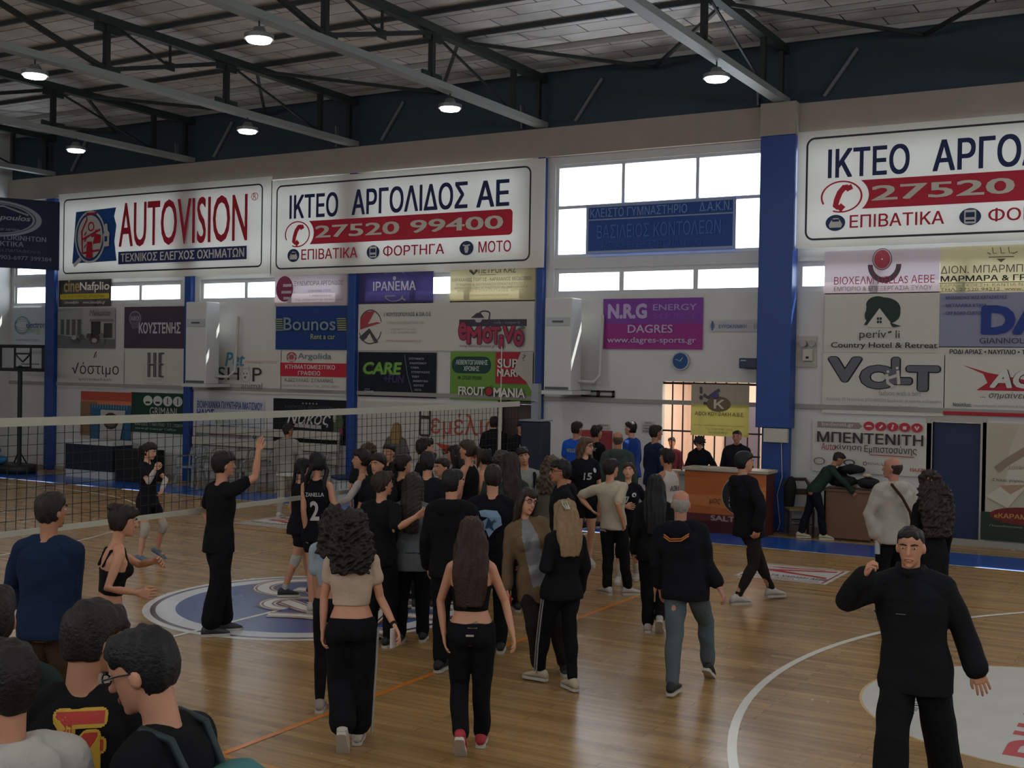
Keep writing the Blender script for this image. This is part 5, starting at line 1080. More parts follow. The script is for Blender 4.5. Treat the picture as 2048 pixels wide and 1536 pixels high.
    if tk in ('hoodie', 'jacket'):
        Sg.tube([tb(-.06, .06, .0), tb(-.085, .0, .025), tb(-.06, -.06, .03), tb(0, -.08, .03), tb(.06, -.06, .03), tb(.085, .0, .025), tb(.06, .06, 0)], [.026*k]*7, 10)
        if tk == 'jacket': Sg.tube([tb(0, .068, .035), tb(-.065, .035, .05), tb(-.075, -.02, .065), tb(0, -.075, .07), tb(.075, -.02, .065), tb(.065, .035, .05), tb(0, .068, .035)], [.022*k]*7, 10)
        if tk == 'hoodie' and not opt.get('nohood'): Sg.ell(tb(0, -.108, -.025), (.12*k, .046*k, .09*k), R=np.stack([Rt, Ft, U]))
    shirt_mats = [cloth(tc)]+([opt['open'][1]] if 'open' in opt else [])
    so = fin(Sg, {'tank': 'top', 'sleeveless': 'jersey', 'crop': 'top', 'tee': 't_shirt'}.get(tk, tk if tk != 'long' else 'shirt'), None, mats=shirt_mats, fold=.005 if tk in ('tank', 'sleeveless') else .009)
    if 'open' in opt:
        def openfront(so=so, N=N, Rt=Rt, Ft=Ft, U=U, b=np.array(base), w=opt['open'][0], k=k):
            for p in so.data.polygons:
                q = np.array(p.center)+b-N; z = np.dot(q, U)/k
                if abs(np.dot(q, Rt))/k < w*(1 if z < -.12 else max(0, .5-z*4)) and np.dot(q, Ft) > .03 and z > -.60: p.material_index = 1
        POST.append(openfront)
    # trousers
    pk, pc = pants[0], pants[1]; Pg = MB()
    LR = {'trousers': (.102, .092, .076, .074, .066), 'wide': (.108, .106, .102, .102, .104), 'leggings': (.092, .082, .06, .059, .041), 'jeans': (.10, .09, .073, .069, .060), 'shorts': (.098, .096, 0, 0, 0), 'slim': (.096, .084, .064, .062, .046)}[pk]
    LR = [x*k*(1+.06*fig) for x in LR]
    Pg.loft(trings(.012 if pk != 'leggings' else .008, -.2, pants[2] if len(pants) > 2 else .10))
    for i, s in enumerate((-1, 1)):
        Pg.ell(hc-Zv*.03*k-F*(.055 if fem else .042)*k+R*s*.072*k, (.092*k, .088*k, .102*k)); leg(Pg, i, LR, end=.45 if pk == 'shorts' else 2, cut={'wide': .19, 'trousers': .09, 'jeans': .08, 'slim': .10}.get(pk, .04))
    po = fin(Pg, 'shorts' if pk == 'shorts' else ('leggings' if pk == 'leggings' else ('jeans' if pk == 'jeans' else 'trousers')), cloth(pc), fold=.009 if pk not in ('leggings', 'shorts') else .003)
    # shoes
    if shoes:
        for i, s in enumerate((-1, 1)):
            fd, pit = footd[i]; A = ank[i]; fr = np.array([fd[1], -fd[0], 0])
            def fp(x, y, z):
                v = fr*x+fd*y+Zv*(z-.08)
                return A+(rotv(v, fr, -pit) if pit else v)*k
            u_ = MB(); rg = []
            for y, hw, h in ((-.085, .028, .07), (-.065, .040, .108), (-.01, .046, .128), (.045, .047, .105), (.09, .051, .080), (.15, .048, .062), (.19, .028, .040)):
                tt = np.arange(14)*2*PI/14; rg.append(np.stack([fp(hw*math.sin(q), y, .022+max(0, (h-.022)*(.5-.5*math.cos(q)))) for q in tt]))
            u_.loft(rg); sh = plain(u_, 'shoe', mat('shoe_'+shoes, shoes, rough=.6, nscale=20, namt=.1))
            m = MB(); ol = [(-.085, .015), (-.075, .034), (-.03, .040), (.03, .038), (.09, .048), (.15, .048), (.185, .032), (.20, .012)]
            ring = [(w, y) for y, w in ol]+[(-w, y) for y, w in reversed(ol)]
            m.loft([np.stack([fp(x, y, z) for x, y in ring]) for z in (0, .028)]); plain(m, 'sole', mat('sole_'+sole, sole, rough=.6), parent=sh, smooth=False)
    info = dict(root=root_, shirt=so, pants=po, body=body, k=k, N=N, U=U, F=F, R=R, Ft=Ft, Rt=Rt, hc=hc, hp=hp_, tb=tb, S=S, EL=EL, WR=WR, KN=KN, ank=ank, HO=HO, hr=hr, hd=hd2, hu=hu, base=np.array(base), plain=plain, HIP=HIP, D=D, lg=lg, LR=LR, ar=ar, fin=fin)
    return info
def print_on(I, target, name, strings, side=-1, m=None):
    """flat print laid onto a garment; strings: (text or polygon list, x0, x1, z0, z1, colour, bold) in metres on the chest"""
    def job():
        me = target.data; bm = bmesh.new(); bm.from_mesh(me); bmesh.ops.triangulate(bm, faces=bm.faces); tree = BVHTree.FromBMesh(bm); bm.free()
        mb = MB(); cols = []; Ft, Rt, U, k = I['Ft'], I['Rt'], I['U'], I['k']; nd = Ft*(1 if side > 0 else -1); xr = Rt*(-1 if side > 0 else 1)
        ALL = []
        for li, q in enumerate(strings):
            tx, x0, x1, z0, z1, c = q[:6]; bold = q[6] if len(q) > 6 else .02
            if c not in cols: cols.append(c)
            if isinstance(tx, str):
                v, f = textmesh(tx, bold); a = v[:, :2].min(0); b = v[:, :2].max(0); P = np.c_[(v[:, :2]-a)/(b-a)*[x1-x0, z1-z0]+[x0, z0], v[:, 2]]
            else:
                P = np.c_[np.array(tx)*[x1-x0, z1-z0]+[x0, z0], np.zeros(len(tx))]; f = [list(range(len(P)))]
            out = []; dl = []
            for p in P:
                o = I['N']+(xr*p[0]+U*p[1])*k+nd*.5; lo = o-I['base']
                h = tree.ray_cast(Vector(lo), Vector(-nd)); dl.append(h[3] if h[0] is not None else np.nan)
            ALL.append((P, f, cols.index(c), np.array(dl, float), li))
        PP = np.concatenate([a[0] for a in ALL]); DD = np.concatenate([a[3] for a in ALL]); ok = ~np.isnan(DD)
        bas = lambda p: np.stack([np.ones(len(p)), p[:, 0], p[:, 1], p[:, 0]**2, p[:, 1]**2, p[:, 0]*p[:, 1], p[:, 0]**3, p[:, 1]**3], 1)
        co = np.linalg.lstsq(bas(PP[ok]), DD[ok], rcond=None)[0]; off = min(.03, max(0, (bas(PP[ok])@co-DD[ok]).max()))+.003
        for P, f, ci, dl, li in ALL:
            dn = bas(P)@co-off-.0022*li-.0018*P[:, 2]
            out = [I['N']+(xr*p[0]+U*p[1])*k+nd*(.5-d) for p, d in zip(P, dn)]
            mb.add(out, f, ci)
        I['plain'](mb, name, [mat('print_'+c, c, rough=.6) for c in cols], parent=I['root'], smooth=False)
    POST.append(job)
def glasses(I, c='16161a'):
    m = MB(); hp_, k = I['hp'], I['k']
    for s in (-1, 1):
        m.tube([hp_(s*.034+.022*math.cos(t), .103-.004*abs(math.cos(t)), .116+.017*math.sin(t)) for t in np.linspace(0, 2*PI, 15)], .0028*k, 6, round_ends=False)
        m.tube([hp_(s*.056, .098, .12), hp_(s*.075, .04, .12), hp_(s*.079, -.005, .115)], .0025*k, 6)
    m.tube([hp_(-.012, .104, .12), hp_(.012, .104, .12)], .0025*k, 6); I['plain'](m, 'glasses', mat('glasses_'+c, c, rough=.3))
def band(I, i, seg, a, b, r, name, c):
    """cuff round a limb: seg 'arm' or 'fore' or 'knee' or 'shin'"""
    P = {'fore': (I['EL'][i], I['WR'][i]), 'arm': (I['S'][i], I['EL'][i]), 'thigh': (I['HIP'][i], I['KN'][i]), 'shin': (I['KN'][i], I['ank'][i])}[seg]
    m = MB(); p0 = P[0]+(P[1]-P[0])*a; p1 = P[0]+(P[1]-P[0])*b; m.tube([p0, (p0+p1)/2, p1], [x*I['k'] for x in r], 14); I['plain'](m, name, cloth(c))
def kneepads(I, c):
    for i in (0, 1):
        m = MB(); K, k = I['KN'][i], I['k']; m.tube([K+(I['HIP'][i]-K)*.18, K+I['F']*.008, K+(I['ank'][i]-K)*.2], [.068*k, .072*k, .064*k], 14); I['plain'](m, 'knee_pad', cloth(c))
def stripe(I, i, cols=('9a9a98',), off=.018, both=True):
    """light stripes down the outer side of a trouser leg"""
    s = -1 if i == 0 else 1; m = MB(); R, F = I['R'], I['F']; L = I['LR']
    J = [(I['HIP'][i], L[0]), ((I['HIP'][i]+I['KN'][i])/2, L[1]), (I['KN'][i], L[2]), (I['KN'][i]*.68+I['ank'][i]*.32, L[3]), (I['ank'][i], L[4])]
    for o in ((-off, off) if both else (0,)):
        m.tube([p+R*s*(r+.003)+F*o for p, r in J], .007, 6)
    I['plain'](m, 'side_stripe', cloth(cols[0]))
def finish_people():
    dg = bpy.context.evaluated_depsgraph_get()
    for o, v, sm, fold, seed, ex in RM:
        r = o.modifiers.new('r', 'REMESH'); r.mode = 'VOXEL'; r.voxel_size = v; r.use_smooth_shade = True
        if sm: s_ = o.modifiers.new('s', 'SMOOTH'); s_.factor = .5; s_.iterations = sm*2
    dg.update()
    for o, v, sm, fold, seed, ex in RM:
        old = o.data; mats = [m for m in old.materials]; me = bpy.data.meshes.new_from_object(o.evaluated_get(dg)); o.modifiers.clear(); o.data = me
        me.materials.clear(); [me.materials.append(m) for m in mats]; bpy.data.meshes.remove(old)
        n = len(me.vertices)
        if fold:
            co = np.empty(n*3); me.vertices.foreach_get('co', co); co = co.reshape(-1, 3); no = np.empty(n*3); me.vertices.foreach_get('normal', no); no = no.reshape(-1, 3)
            rg = np.random.RandomState(seed); d = np.zeros(n)
            strand = o.name.startswith('hair') and fold < .012
            f0 = 13 if fold < .012 else 52
            for q in range(11):
                w = nrm(rg.normal(size=3))*f0*(1+.22*q)
                if strand: w = nrm(rg.normal(size=3)*[1, 1, .06])*(38+13*q)
                w2 = nrm(rg.normal(size=3))*f0*.8; d += np.sin(co@w+rg.rand()*6+2.0*np.sin(co@w2*(.6 if strand else 1)+rg.rand()*6))
            co += no*(d*fold*((.34 if strand else .17) if fold < .012 else .26))[:, None]; me.vertices.foreach_set('co', co.ravel())
        if ex is not None and ex.n:
            bm = bmesh.new(); bm.from_mesh(me); V = np.concatenate(ex.v)+np.array(-Vector(o_base(o))); vs = [bm.verts.new(p) for p in V]
            for f in ex.f:
                try: bm.faces.new([vs[i] for i in f]).smooth = True
                except ValueError: pass
            bm.to_mesh(me); bm.free()
        me.update()
    for j in POST: j()
def o_base(o): return o.parent.location
# ---------------------------------------------------------------- the people, foreground first
mb = MB(); mb.box((-12, YB, 0), (3, 2.9, .28)); tag(mb.build('floor_platform', mat('platform_grey', '6d6a66', rough=.8)), kind='structure')
BK = '131418'; K2 = '17181d'; NK = '14161c'
CROWD = 'crowd hugging at the middle of the court'
p1 = person('young man with a buzz cut and black jacket walking towards the viewer, one hand raised', (1822, 1052), feet=((1896, 1608), (1772, 1652)), width=1.05, H=1.8, face=190, look=-4, hp=2,
    arms=({'e': (1932, 1272, .05), 'w': (1964, 1368, -.05), 'curl': .25, 'pn': (-.3, -.8, 0)}, {'e': (1704, 1196, -.10), 'w': (1732, 1150, -.30), 'hd': (-.35, .3, .8), 'curl': .9}), skin=0, hair=('buzz', '17110e'), shirt=('jacket', '16181b', {'hem': -.14}), pants=('wide', '131417'), shoes='121214')
print_on(p1, p1['shirt'], 'chest_logo', [('————', -.07, -.01, -.20, -.194, '5c5e62')], side=1)
p2 = person('teenager with glasses and thick dark hair in black, in profile at the lower left', (262, 1258), H=1.70, face=-58, look=-4, hp=20, lean=6, ground=.28, hair=('short', '121011'), skin=0, shirt=('long', '101114', {'hem': -.1}), pants=('trousers', BK))
glasses(p2)
T = root('backpack', tuple(p2['tb'](.04, -.20, -.36)), 'teal backpack on the back of the teenager with glasses', 'backpack'); bp = mat('backpack_teal', '2f6a6c', rough=.7, bump=.3, bscale=30)
q = [np.array(p2['tb'](x, y, z))-np.array(T.location) for x, y, z in ((.02, -.19, -.12), (.02, -.21, -.28), (.02, -.20, -.50))]
m = MB(); m.loft([sring(c, p2['Rt'], p2['Ft'], w, d, d, 20, 3) for c, w, d in ((q[0], .10, .05), (q[0]*.7+q[1]*.3, .15, .075), (q[1], .16, .085), (q[2], .16, .08), (q[2]-Zv*.04, .13, .06))]); m.build('bag', bp, T, smooth=True)
for s in (-1, 1):
    m = MB(); m.tube([np.array(p2['tb'](*a))-np.array(T.location) for a in ((s*.09, -.14, -.14), (s*.10, -.085, .0), (s*.105, .0, .035), (s*.11, .09, -.05), (s*.115, .125, -.2))], .012, 8); m.build('strap', mat('strap_dark', '1d2b2c'), T, smooth=True)
p3 = person('teenager seen from behind in a black shirt with red and yellow block letters', (200, 1229), H=1.62, face=12, look=42, hp=14, ground=.28, hair=('longshort', '1c1512'), skin=1, shirt=('tee', '121214', {'hem': -.14}), pants=('trousers', BK))
L3 = []
for tx, x0, x1, z0, z1 in (('F', -.06, .10, -.27, -.035), ('M', -.124, .082, -.30, -.10)):
    for c, e, bo in (('b8912c', .010, .055), ('a83026', .0, .025)): L3.append((tx, x0-e, x1+e, z0-e, z1+e, c, bo))
print_on(p3, p3['shirt'], 'back_letters', L3)
p4 = person('dark-haired teenager in a white hoodie seen from behind in the lower left corner', (8, 1312), H=1.66, face=-18, look=-10, ground=.28, hair=('short', '171210'), skin=0, shirt=('hoodie', 'a8a49c'), pants=('trousers', '2a2c30'))
p5 = person('person in a dark green jacket with a cream hood, half cut by the left edge', (-16, 1196), H=1.62, face=10, ground=.28, hair=('short', '1a1412'), skin=1, shirt=('jacket', '1e2b26'), pants=('trousers', '22242a'))
m = MB(); m.ell(p5['tb'](.0, -.10, .0), (.17, .12, .085), R=np.stack([p5['Rt'], p5['Ft'], p5['U']])); p5['fin'](m, 'hood', cloth('a08c6a'), fold=.012)
p6 = person('man in a navy shirt and brown trousers standing with his back turned at the left', (102, 997), H=1.8, face=30, look=15, hair=('short', '1d1916'), skin=1, shirt=('long', '15243c', {'hem': -.08}), pants=('trousers', '3a2a20'), fig=.5,
    arms=({'e': (26, 1165, .05), 'w': (70, 1240, .1)}, {'e': (146, 1160, .05), 'w': (143, 1245, .12)}))
p7 = person('young woman in a black strappy top and cream trousers running to the right', (250, 1011), H=1.66, face=78, look=5, hp=8, lean=7, fem=True, hair=('bun', '1f1512'), skin=0, shirt=('tank', '141416'), pants=('wide', 'a79f90', .09),
    arms=({'e': (296, 1138, .22), 'w': (312, 1122, .02), 'curl': 1}, {'e': (219, 1166, -.12), 'w': (293, 1188, -.15), 'curl': 1}), shoes='a8a29a')
p8 = person('young man in black t-shirt and trousers waving one raised arm, beside the floor emblem', (447, 904), feet=((452, 1262), (426, 1273)), face=62, look=8, hair=('longshort', '15100f'), skin=0, shirt=('tee', '111215', {'hem': -.12}), pants=('wide', '101116'), shoes='33383c', fdir=(15, 20),
    arms=({'w': (426, 1050, .05), 'e': (408, 1030, .12)}, {'e': (524, 946, .12), 'w': (518, 896, .08), 'hd': (.0, .1, 1), 'pn': (-.2, 1, 0), 'curl': .12}))
p9 = person('volleyball player behind the net with white knee pads covering her face with her hand', (303, 886), feet=((326, 1118, 25), (283, 1125)), face=125, hp=14, fem=True, hair=('pony', '1c1411'), skin=2, shirt=('tee', '14151b', {'hem': -.12, 'sl': .5}), pants=('shorts', '14151b'), shoes='5a6a78',
    arms=({'e': (338, 965, -.05), 'w': (324, 978, -.2)}, {'e': (298, 968, -.14), 'w': (318, 925, -.24), 'curl': .7}))
kneepads(p9, 'a8a296'); band(p9, 1, 'fore', .05, .85, (.042, .042, .034), 'arm_sleeve', 'b0aca6'); band(p9, 0, 'fore', .05, .85, (.042, .042, .034), 'arm_sleeve', 'b0aca6')
p10 = person('person in a grey hoodie and beige trousers standing behind the net with back turned', (576, 848), feet=((560, 1036), (592, 1031)), face=22, look=35, hair=('short', '17120f'), skin=1, shirt=('hoodie', '85857f', {'hem': -.06}), pants=('trousers', '8f8a80'), shoes='a8a49a',
    arms=(None, {'e': (604, 915, -.05), 'w': (598, 936, .15), 'curl': .6}))
m = MB(); m.loft([sring(p10['tb'](0, .0, z), p10['R'], p10['F'], .205, .14, .15) for z in (-.68, -.60)]); p10['fin'](m, 'shirt_hem', cloth('aeaaa4'))
p11 = person('volleyball player with pink laced shoe and white knee pad stepping out beside number two', (606, 917), feet=((630, 1188), (572, 1196)), face=58, fem=True, hair=('braids', '151011'), skin=0, shirt=('sleeveless', '131419', {'hem': -.12}), pants=('shorts', '131419'), shoes='22262a', fdir=(0, 30))
band(p11, 1, 'shin', -.08, .14, (.068, .066, .060), 'knee_pad', 'a8a298'); band(p11, 1, 'shin', .84, .96, (.044, .042, .042), 'sock', 'a29c98')
p12 = person('volleyball player with a white number two on her back and braided black hair', (634, 905), feet=((626, 1224), (654, 1216)), face=22, look=-42, fem=True, hair=('braids', '0f0c0d'), skin=0, shirt=('sleeveless', '121318', {'hem': -.14}), pants=('shorts', '121318'), shoes='a8a298',
    arms=({'e': (607, 1020, -.1), 'w': (613, 1075, -.08)}, None))
print_on(p12, p12['shirt'], 'back_number', [('2', -.05, .06, -.44, -.22, 'b4b2b0', .03), ('ZANELLA', -.10, .12, -.17, -.125, 'b4b2b0', .02)])
p13 = person('young woman in a cream crop top and wide black trousers with side stripe, walking away', (706, 1021), feet=((686, 1506, 52), (716, 1484)), face=6, fem=True, hair=('curly', '1a1412', .13, 1.25), skin=0, shirt=('crop', 'b09c88', {'hem': .09}), pants=('wide', '101115', .10), shoes='b0a89a',
    arms=({'e': (648, 1195, .03), 'w': (646, 1262, .0), 'curl': .5}, {'e': (757, 1180, .02), 'w': (782, 1238, -.05), 'curl': .4}))
stripe(p13, 1, ('a09e9c',)); band(p13, 1, 'fore', .93, .98, (.027, .027, .027), 'bracelet', '1c1a1a')
m = MB(); c = p13['WR'][1]+nrm(p13['WR'][1]-p13['EL'][1])*.10-p13['Rt']*.05; m.box(c-np.array([.006, .035, .07]), c+np.array([.006, .035, .07])); tag(m.build('phone', mat('phone_white', 'b4b0aa', rough=.3), bevel=.004), 'phone with a white edge held by the woman in the cream crop top', 'phone')
p14 = person('young woman in a pale blue t-shirt, half hidden by the one in the crop top', (668, 1013), feet=((640, 1420), (690, 1412)), face=4, fem=True, hair=('curly', '1e1714', .10), skin=1, shirt=('tee', '87949c', {'hem': .08}), pants=('leggings', '121317'), shoes='8f8078',
    arms=({'e': (632, 1165, .0), 'w': (640, 1225, .0)}, None))
p15 = person('young woman with long brown hair and red canvas shoes walking away from the viewer', (944, 1035), feet=((921, 1512, 48), (962, 1489)), face=4, fem=True, hair=('long', '2c1a13', .34, 1.3), skin=0, shirt=('tank', '101014', {'hem': .12}), pants=('trousers', '0f1014', .10), shoes='a02a34',
    arms=({'e': (884, 1192, .04), 'w': (888, 1268, .0), 'curl': .25}, {'e': (1004, 1188, .02), 'w': (1024, 1262, -.06), 'curl': .4}))
print_on(p15, p15['pants'], 'waist_label', [([(0, 0), (1, 0), (1, 1), (0, 1)], -.02, .055, -.50, -.43, '7a6a54'), ([(0, 0), (1, 0), (1, 1), (0, 1)], -.03, .03, -.56, -.545, 'a8a6a4')])
p16 = person('woman in a brown cardigan and glasses holding a red phone, smiling to the side', (1060, 977), feet=((1128, 1346), (1078, 1352)), face=172, look=-22, ht=-12, fem=True, hair=('long', '2a211c', .06), skin=0, shirt=('cardigan', '66543f', {'hem': -.22, 'open': (.075, mat('satin_grey', '6f7072', rough=.3, bump=.4, bscale=14))}), pants=('trousers', '25221f'), shoes='1c1b1b', fig=.4,
    arms=({'e': (1105, 1120, .0), 'w': (1100, 1150, -.2)}, {'e': (1016, 1125, .0), 'w': (1014, 1182, -.05), 'curl': .8}))
glasses(p16)
m = MB(); c = p16['WR'][1]+nrm(p16['WR'][1]-p16['EL'][1])*.10+p16['Ft']*.03; m.box(c-np.array([.04, .012, .045]), c+np.array([.04, .012, .045])); tag(m.build('phone', mat('phone_red', 'a8283a', rough=.3), bevel=.006), 'small red phone in the hand of the woman in the brown cardigan', 'phone')
p17 = person('blonde woman in a black hoodie, white striped track trousers and cream trainers', (1131, 1000), feet=((1074, 1362), (1142, 1380)), face=-28, fem=True, hair=('long', '80684a', .20, 1.2), skin=2, shirt=('hoodie', '101115', {'hem': -.08, 'nohood': 1}), fig=.5, pants=('slim', '0f1014'), shoes='aca08a', fdir=(-30, 0),
    arms=({'w': (1096, 1130, .15), 'e': (1090, 1140, -.1)}, None))
stripe(p17, 0, ('8a8a88',))
m = MB(); [m.tube([p17['hp'](-.06+.02*q, -.05, .225), p17['hp'](-.075+.02*q, -.09, .20+.01*q), p17['hp'](-.05+.015*q, -.11, .16)], .008, 6) for q in range(3)]; p17['plain'](m, 'hair_clip', mat('clip_silver', 'a09c90', rough=.3, metal=.6))
p18 = person('balding grey-haired man in a black jacket and faded blue jeans walking away', (1362, 979), feet=((1346, 1391), (1421, 1356, 30)), face=14, look=-12, hair=('fringe', '8f8a84'), skin=3, shirt=('hoodie', '121318', {'hem': -.10, 'sl': 1.72}), pants=('jeans', '4d585c'), shoes='1a1c1e', fig=.7,
    arms=(None, {'e': (1414, 1128, .04), 'w': (1440, 1178, -.02), 'curl': .5}))
m = MB(); [m.tube([p18['tb'](-.11, -.158-o, -.055-o*1.2), p18['tb'](-.05, -.195-o, -.09-o*1.2), p18['tb'](.05, -.195-o, -.09-o*1.2), p18['tb'](.11, -.158-o, -.055-o*1.2)], .006, 6) for o in (0, .014)]; p18['plain'](m, 'hood_trim', cloth('b0683a'))
p19 = person('person in black with long black hair walking just left of the balding man in jeans', (1312, 950), feet=((1296, 1262), (1319, 1266, 45)), face=2, fem=True, hair=('long', '0f0d0e', .34, 1.2), skin=0, shirt=('hoodie', '111216', {'nohood': 1}), pants=('trousers', '101115'), shoes='a49e98')
p20 = person('young man in a loose white t-shirt with his hands on his hips, back turned', (1222, 919), feet=((1212, 1188), (1260, 1190)), face=14, look=38, hair=('longshort', '15100f'), skin=0, shirt=('tee', 'aca28f', {'hem': -.06, 'sl': .8}), pants=('trousers', '121317'), shoes='b0aaa4', fdir=(-50, 60),
    arms=({'e': (1164, 990, .06), 'w': (1187, 1024, -.06)}, {'e': (1236, 1006, -.14), 'w': (1246, 1042, -.1), 'curl': .6}))
print_on(p20, p20['pants'], 'trouser_print', [('~~~', -.20, -.10, -.62, -.58, 'a8a6a4')])
p21 = person('laughing volleyball player with a white number seven and black knee pads', (1258, 926), feet=((1272, 1160), (1236, 1168)), face=186, hp=-14, fem=True, hair=('pony', '3a2519'), skin=2, shirt=('tee', '13151c', {'hem': -.10, 'sl': .7}), pants=('shorts', '12131a'), shoes='a8a39c',
    arms=({'e': (1296, 1006, .1), 'w': (1283, 1028, .12)}, {'e': (1226, 1004, -.05), 'w': (1256, 1013, -.22), 'curl': .2}))
kneepads(p21, '121216'); band(p21, 1, 'fore', .03, .9, (.042, .040, .030), 'arm_sleeve', 'a8a49c'); [band(p21, i, 'shin', .62, .97, (.052, .044, .042), 'sock', 'a8a298') for i in (0, 1)]
print_on(p21, p21['shirt'], 'chest_number', [('7', -.03, .03, -.27, -.17, 'b8b6b4', .03), ([(0.5+.5*math.cos(t), .5+.5*math.sin(t)) for t in np.linspace(0, 2*PI, 17)[:-1]], .07, .13, -.18, -.115, 'b0aeac')], side=1)
p22 = person('volleyball player with a white number fifteen, glasses and long light brown hair', (1172, 880), H=1.75, face=160, look=-38, fem=True, hair=('long', '54402e', .16, .9), skin=2, shirt=('tee', '13151c', {'hem': -.1}), pants=('shorts', '12131a'), shoes='a8a39c')
glasses(p22)
print_on(p22, p22['shirt'], 'chest_number', [('15', -.06, .06, -.27, -.17, 'b8b6b4', .03), ([(0.5+.5*math.cos(t), .5+.5*math.sin(t)) for t in np.linspace(0, 2*PI, 17)[:-1]], .08, .14, -.17, -.105, 'b0aeac')], side=1)
p23 = person('person in a bright blue t-shirt with back turned near the red cabinet', (1154, 848), H=1.8, face=28, look=15, hair=('short', '17120f'), skin=1, shirt=('tee', '1d4fae'), pants=('trousers', '1a1c22'))
print_on(p23, p23['shirt'], 'back_letters', [('VOLLEY', -.11, .09, -.19, -.13, '9aa06a', .02)])
p24 = person('person in a black jersey with white back lettering by the red cabinet', (1193, 856), H=1.72, face=52, hair=('tuft', '15100e'), skin=1, shirt=('tee', '141418'), pants=('shorts', '141418'))
print_on(p24, p24['shirt'], 'back_letters', [('ΝΑΥΠΛΙΑΣ', -.16, .14, -.12, -.07, 'b0aeac', .02)])
p25 = person('man with thinning hair in an olive grey hooded jacket, back turned', (1236, 868), H=1.76, face=4, hair=('fringe', '4a4038'), skin=1, shirt=('hoodie', '38433f'), pants=('trousers', '1d2026'), fig=.4)
p26 = person('young man in a blue and white sweatshirt facing left in front of the white wall', (1262, 847), H=1.8, face=-62, hair=('short', '14100e'), skin=0, shirt=('long', '1b3a80'), pants=('trousers', '181a20'))
m = MB(); m.tube([p26['tb'](-.06, .1, -.05), p26['tb'](-.12, .06, .0), p26['tb'](-.15, .0, -.02)], .02, 8); p26['plain'](m, 'shoulder_stripe', cloth('a8a8aa'))
p27 = person('man in a dark navy sweater facing right towards the ticket hatch', (1312, 855), H=1.8, face=58, hair=('short', '17120f'), skin=1, shirt=('long', '17233c'), pants=('trousers', '15171e'), fig=.4)
def at_y(px, py, Y): q = aty(px, py, Y); return q[2], Y
p28 = person('curly-haired woman in black leaning over the ticket counter and writing', (1398, 876), H=aty(1398, 876, 20.08)[2], face=188, hp=26, lean=6, fem=True, hair=('afro', '15100f'), skin=2, shirt=('jacket', '101116'), pants=('trousers', '101116'),
    arms=({'e': (1424, 925, -.05), 'w': (1410, 940, -.25), 'curl': .6}, {'e': (1378, 925, -.05), 'w': (1388, 940, -.25), 'curl': .6}))
p29 = person('man with cropped hair in a black jacket standing in front of the barred hatch', (1474, 865), H=aty(1474, 865, 20.1)[2], face=200, look=-8, hair=('buzz', '1c1512'), skin=3, shirt=('jacket', '16181e'), pants=('trousers', '14161c'), fig=.4)
p30 = person('person in a maroon sweater behind the bars of the ticket hatch', (1344, 878), H=aty(1344, 878, 21.5)[2], face=200, hair=('short', '241a16'), skin=1, shirt=('long', '4a1c26'), pants=('trousers', '1c1c22'))
p31 = person('person in a black cap and hoodie striding to the right in white trainers', (1488, 903), feet=((1549, 1197), (1478, 1209)), face=56, look=12, fig=.5, hair=('cap', '101114'), skin=0, shirt=('hoodie', '131419', {'hem': -.12}), pants=('slim', '24221e'), shoes='b0aaa6',
    arms=(None, {'e': (1524, 1015, -.12), 'w': (1512, 1066, -.1), 'curl': .6}))
m = MB(); m.loft([sring(p31['hp'](0, .12, .165+z), p31['hr'], p31['hd'], .07, .07, .06, 16, 2) for z in (0, .012)]); p31['plain'](m, 'cap_peak', cloth('101114'))
p32 = person('person in a dark green jumper bending over the wooden desk', (1684, 906), feet=((1604, 1076), (1650, 1079)), face=80, lean=30, hp=30, hair=('short', '221b16'), skin=1, shirt=('long', '24352c', {'hem': -.04}), pants=('trousers', '14171d'), shoes='aca68c', H=1.8,
    arms=({'w': (1716, 980, .1), 'e': (1712, 955, .1)}, {'w': (1706, 985, -.1), 'e': (1690, 965, -.1)}), pel=-.08)
p33 = person('bald man in a white hoodie with a dark strap across the back', (1786, 921), H=1.76, face=-28, look=-42, hair=('fringe', '2a1f19'), skin=3, shirt=('hoodie', 'a19c93', {'hem': -.10}), pants=('trousers', '101114'), fig=.6, shoes='26282c',
    arms=({'e': (1744, 1015, .0), 'w': (1750, 1068, -.02), 'curl': .8}, {'w': (1806, 1082, -.1), 'e': (1828, 1030, .05)}))
m = MB(); m.tube([p33['tb'](-.10, -.14, .02), p33['tb'](.0, -.195, -.12), p33['tb'](.10, -.185, -.28), p33['tb'](.16, -.13, -.42)], .016, 8); p33['plain'](m, 'bag_strap', cloth('3a2a20'))
c = p33['WR'][0]+nrm(p33['WR'][0]-p33['EL'][0])*.09; T = root('water_bottle', tuple(c-Zv*.12), 'clear plastic bottle in the hand of the bald man in the white hoodie', 'bottle')
pet = mat('bottle_clear', 'a9b0b2', rough=.15, spec=.6); m = MB(); m.cyl((0, 0, 0), .03, .14, 16); m.cyl((0, 0, .14), .03, .035, 16, r2=.013); m.build('bottle_body', pet, T, smooth=False); m = MB(); m.cyl((0, 0, .175), .015, .018, 12); m.build('cap', mat('bottle_cap', '3f6aa0'), T)
p34 = person('woman in black with long curly dark hair beside the man in the white hoodie', (1862, 951), H=1.70, face=-34, fem=True, hair=('curly', '241a15', .36, 1.5), skin=0, shirt=('long', '0f1014', {'hem': -.3}), pants=('wide', '0f1014'))
p35 = person('person in a white sleeveless jersey turned left in front of the orange counter', (1334, 904), H=1.66, face=-52, hair=('tuft', '13100f'), skin=1, shirt=('sleeveless', 'aea8a2'), pants=('shorts', 'a8a29c'))
print_on(p35, p35['shirt'], 'back_letters', [('ΑΟΝ 8', -.08, .12, -.26, -.18, '3a3a44', .02)])
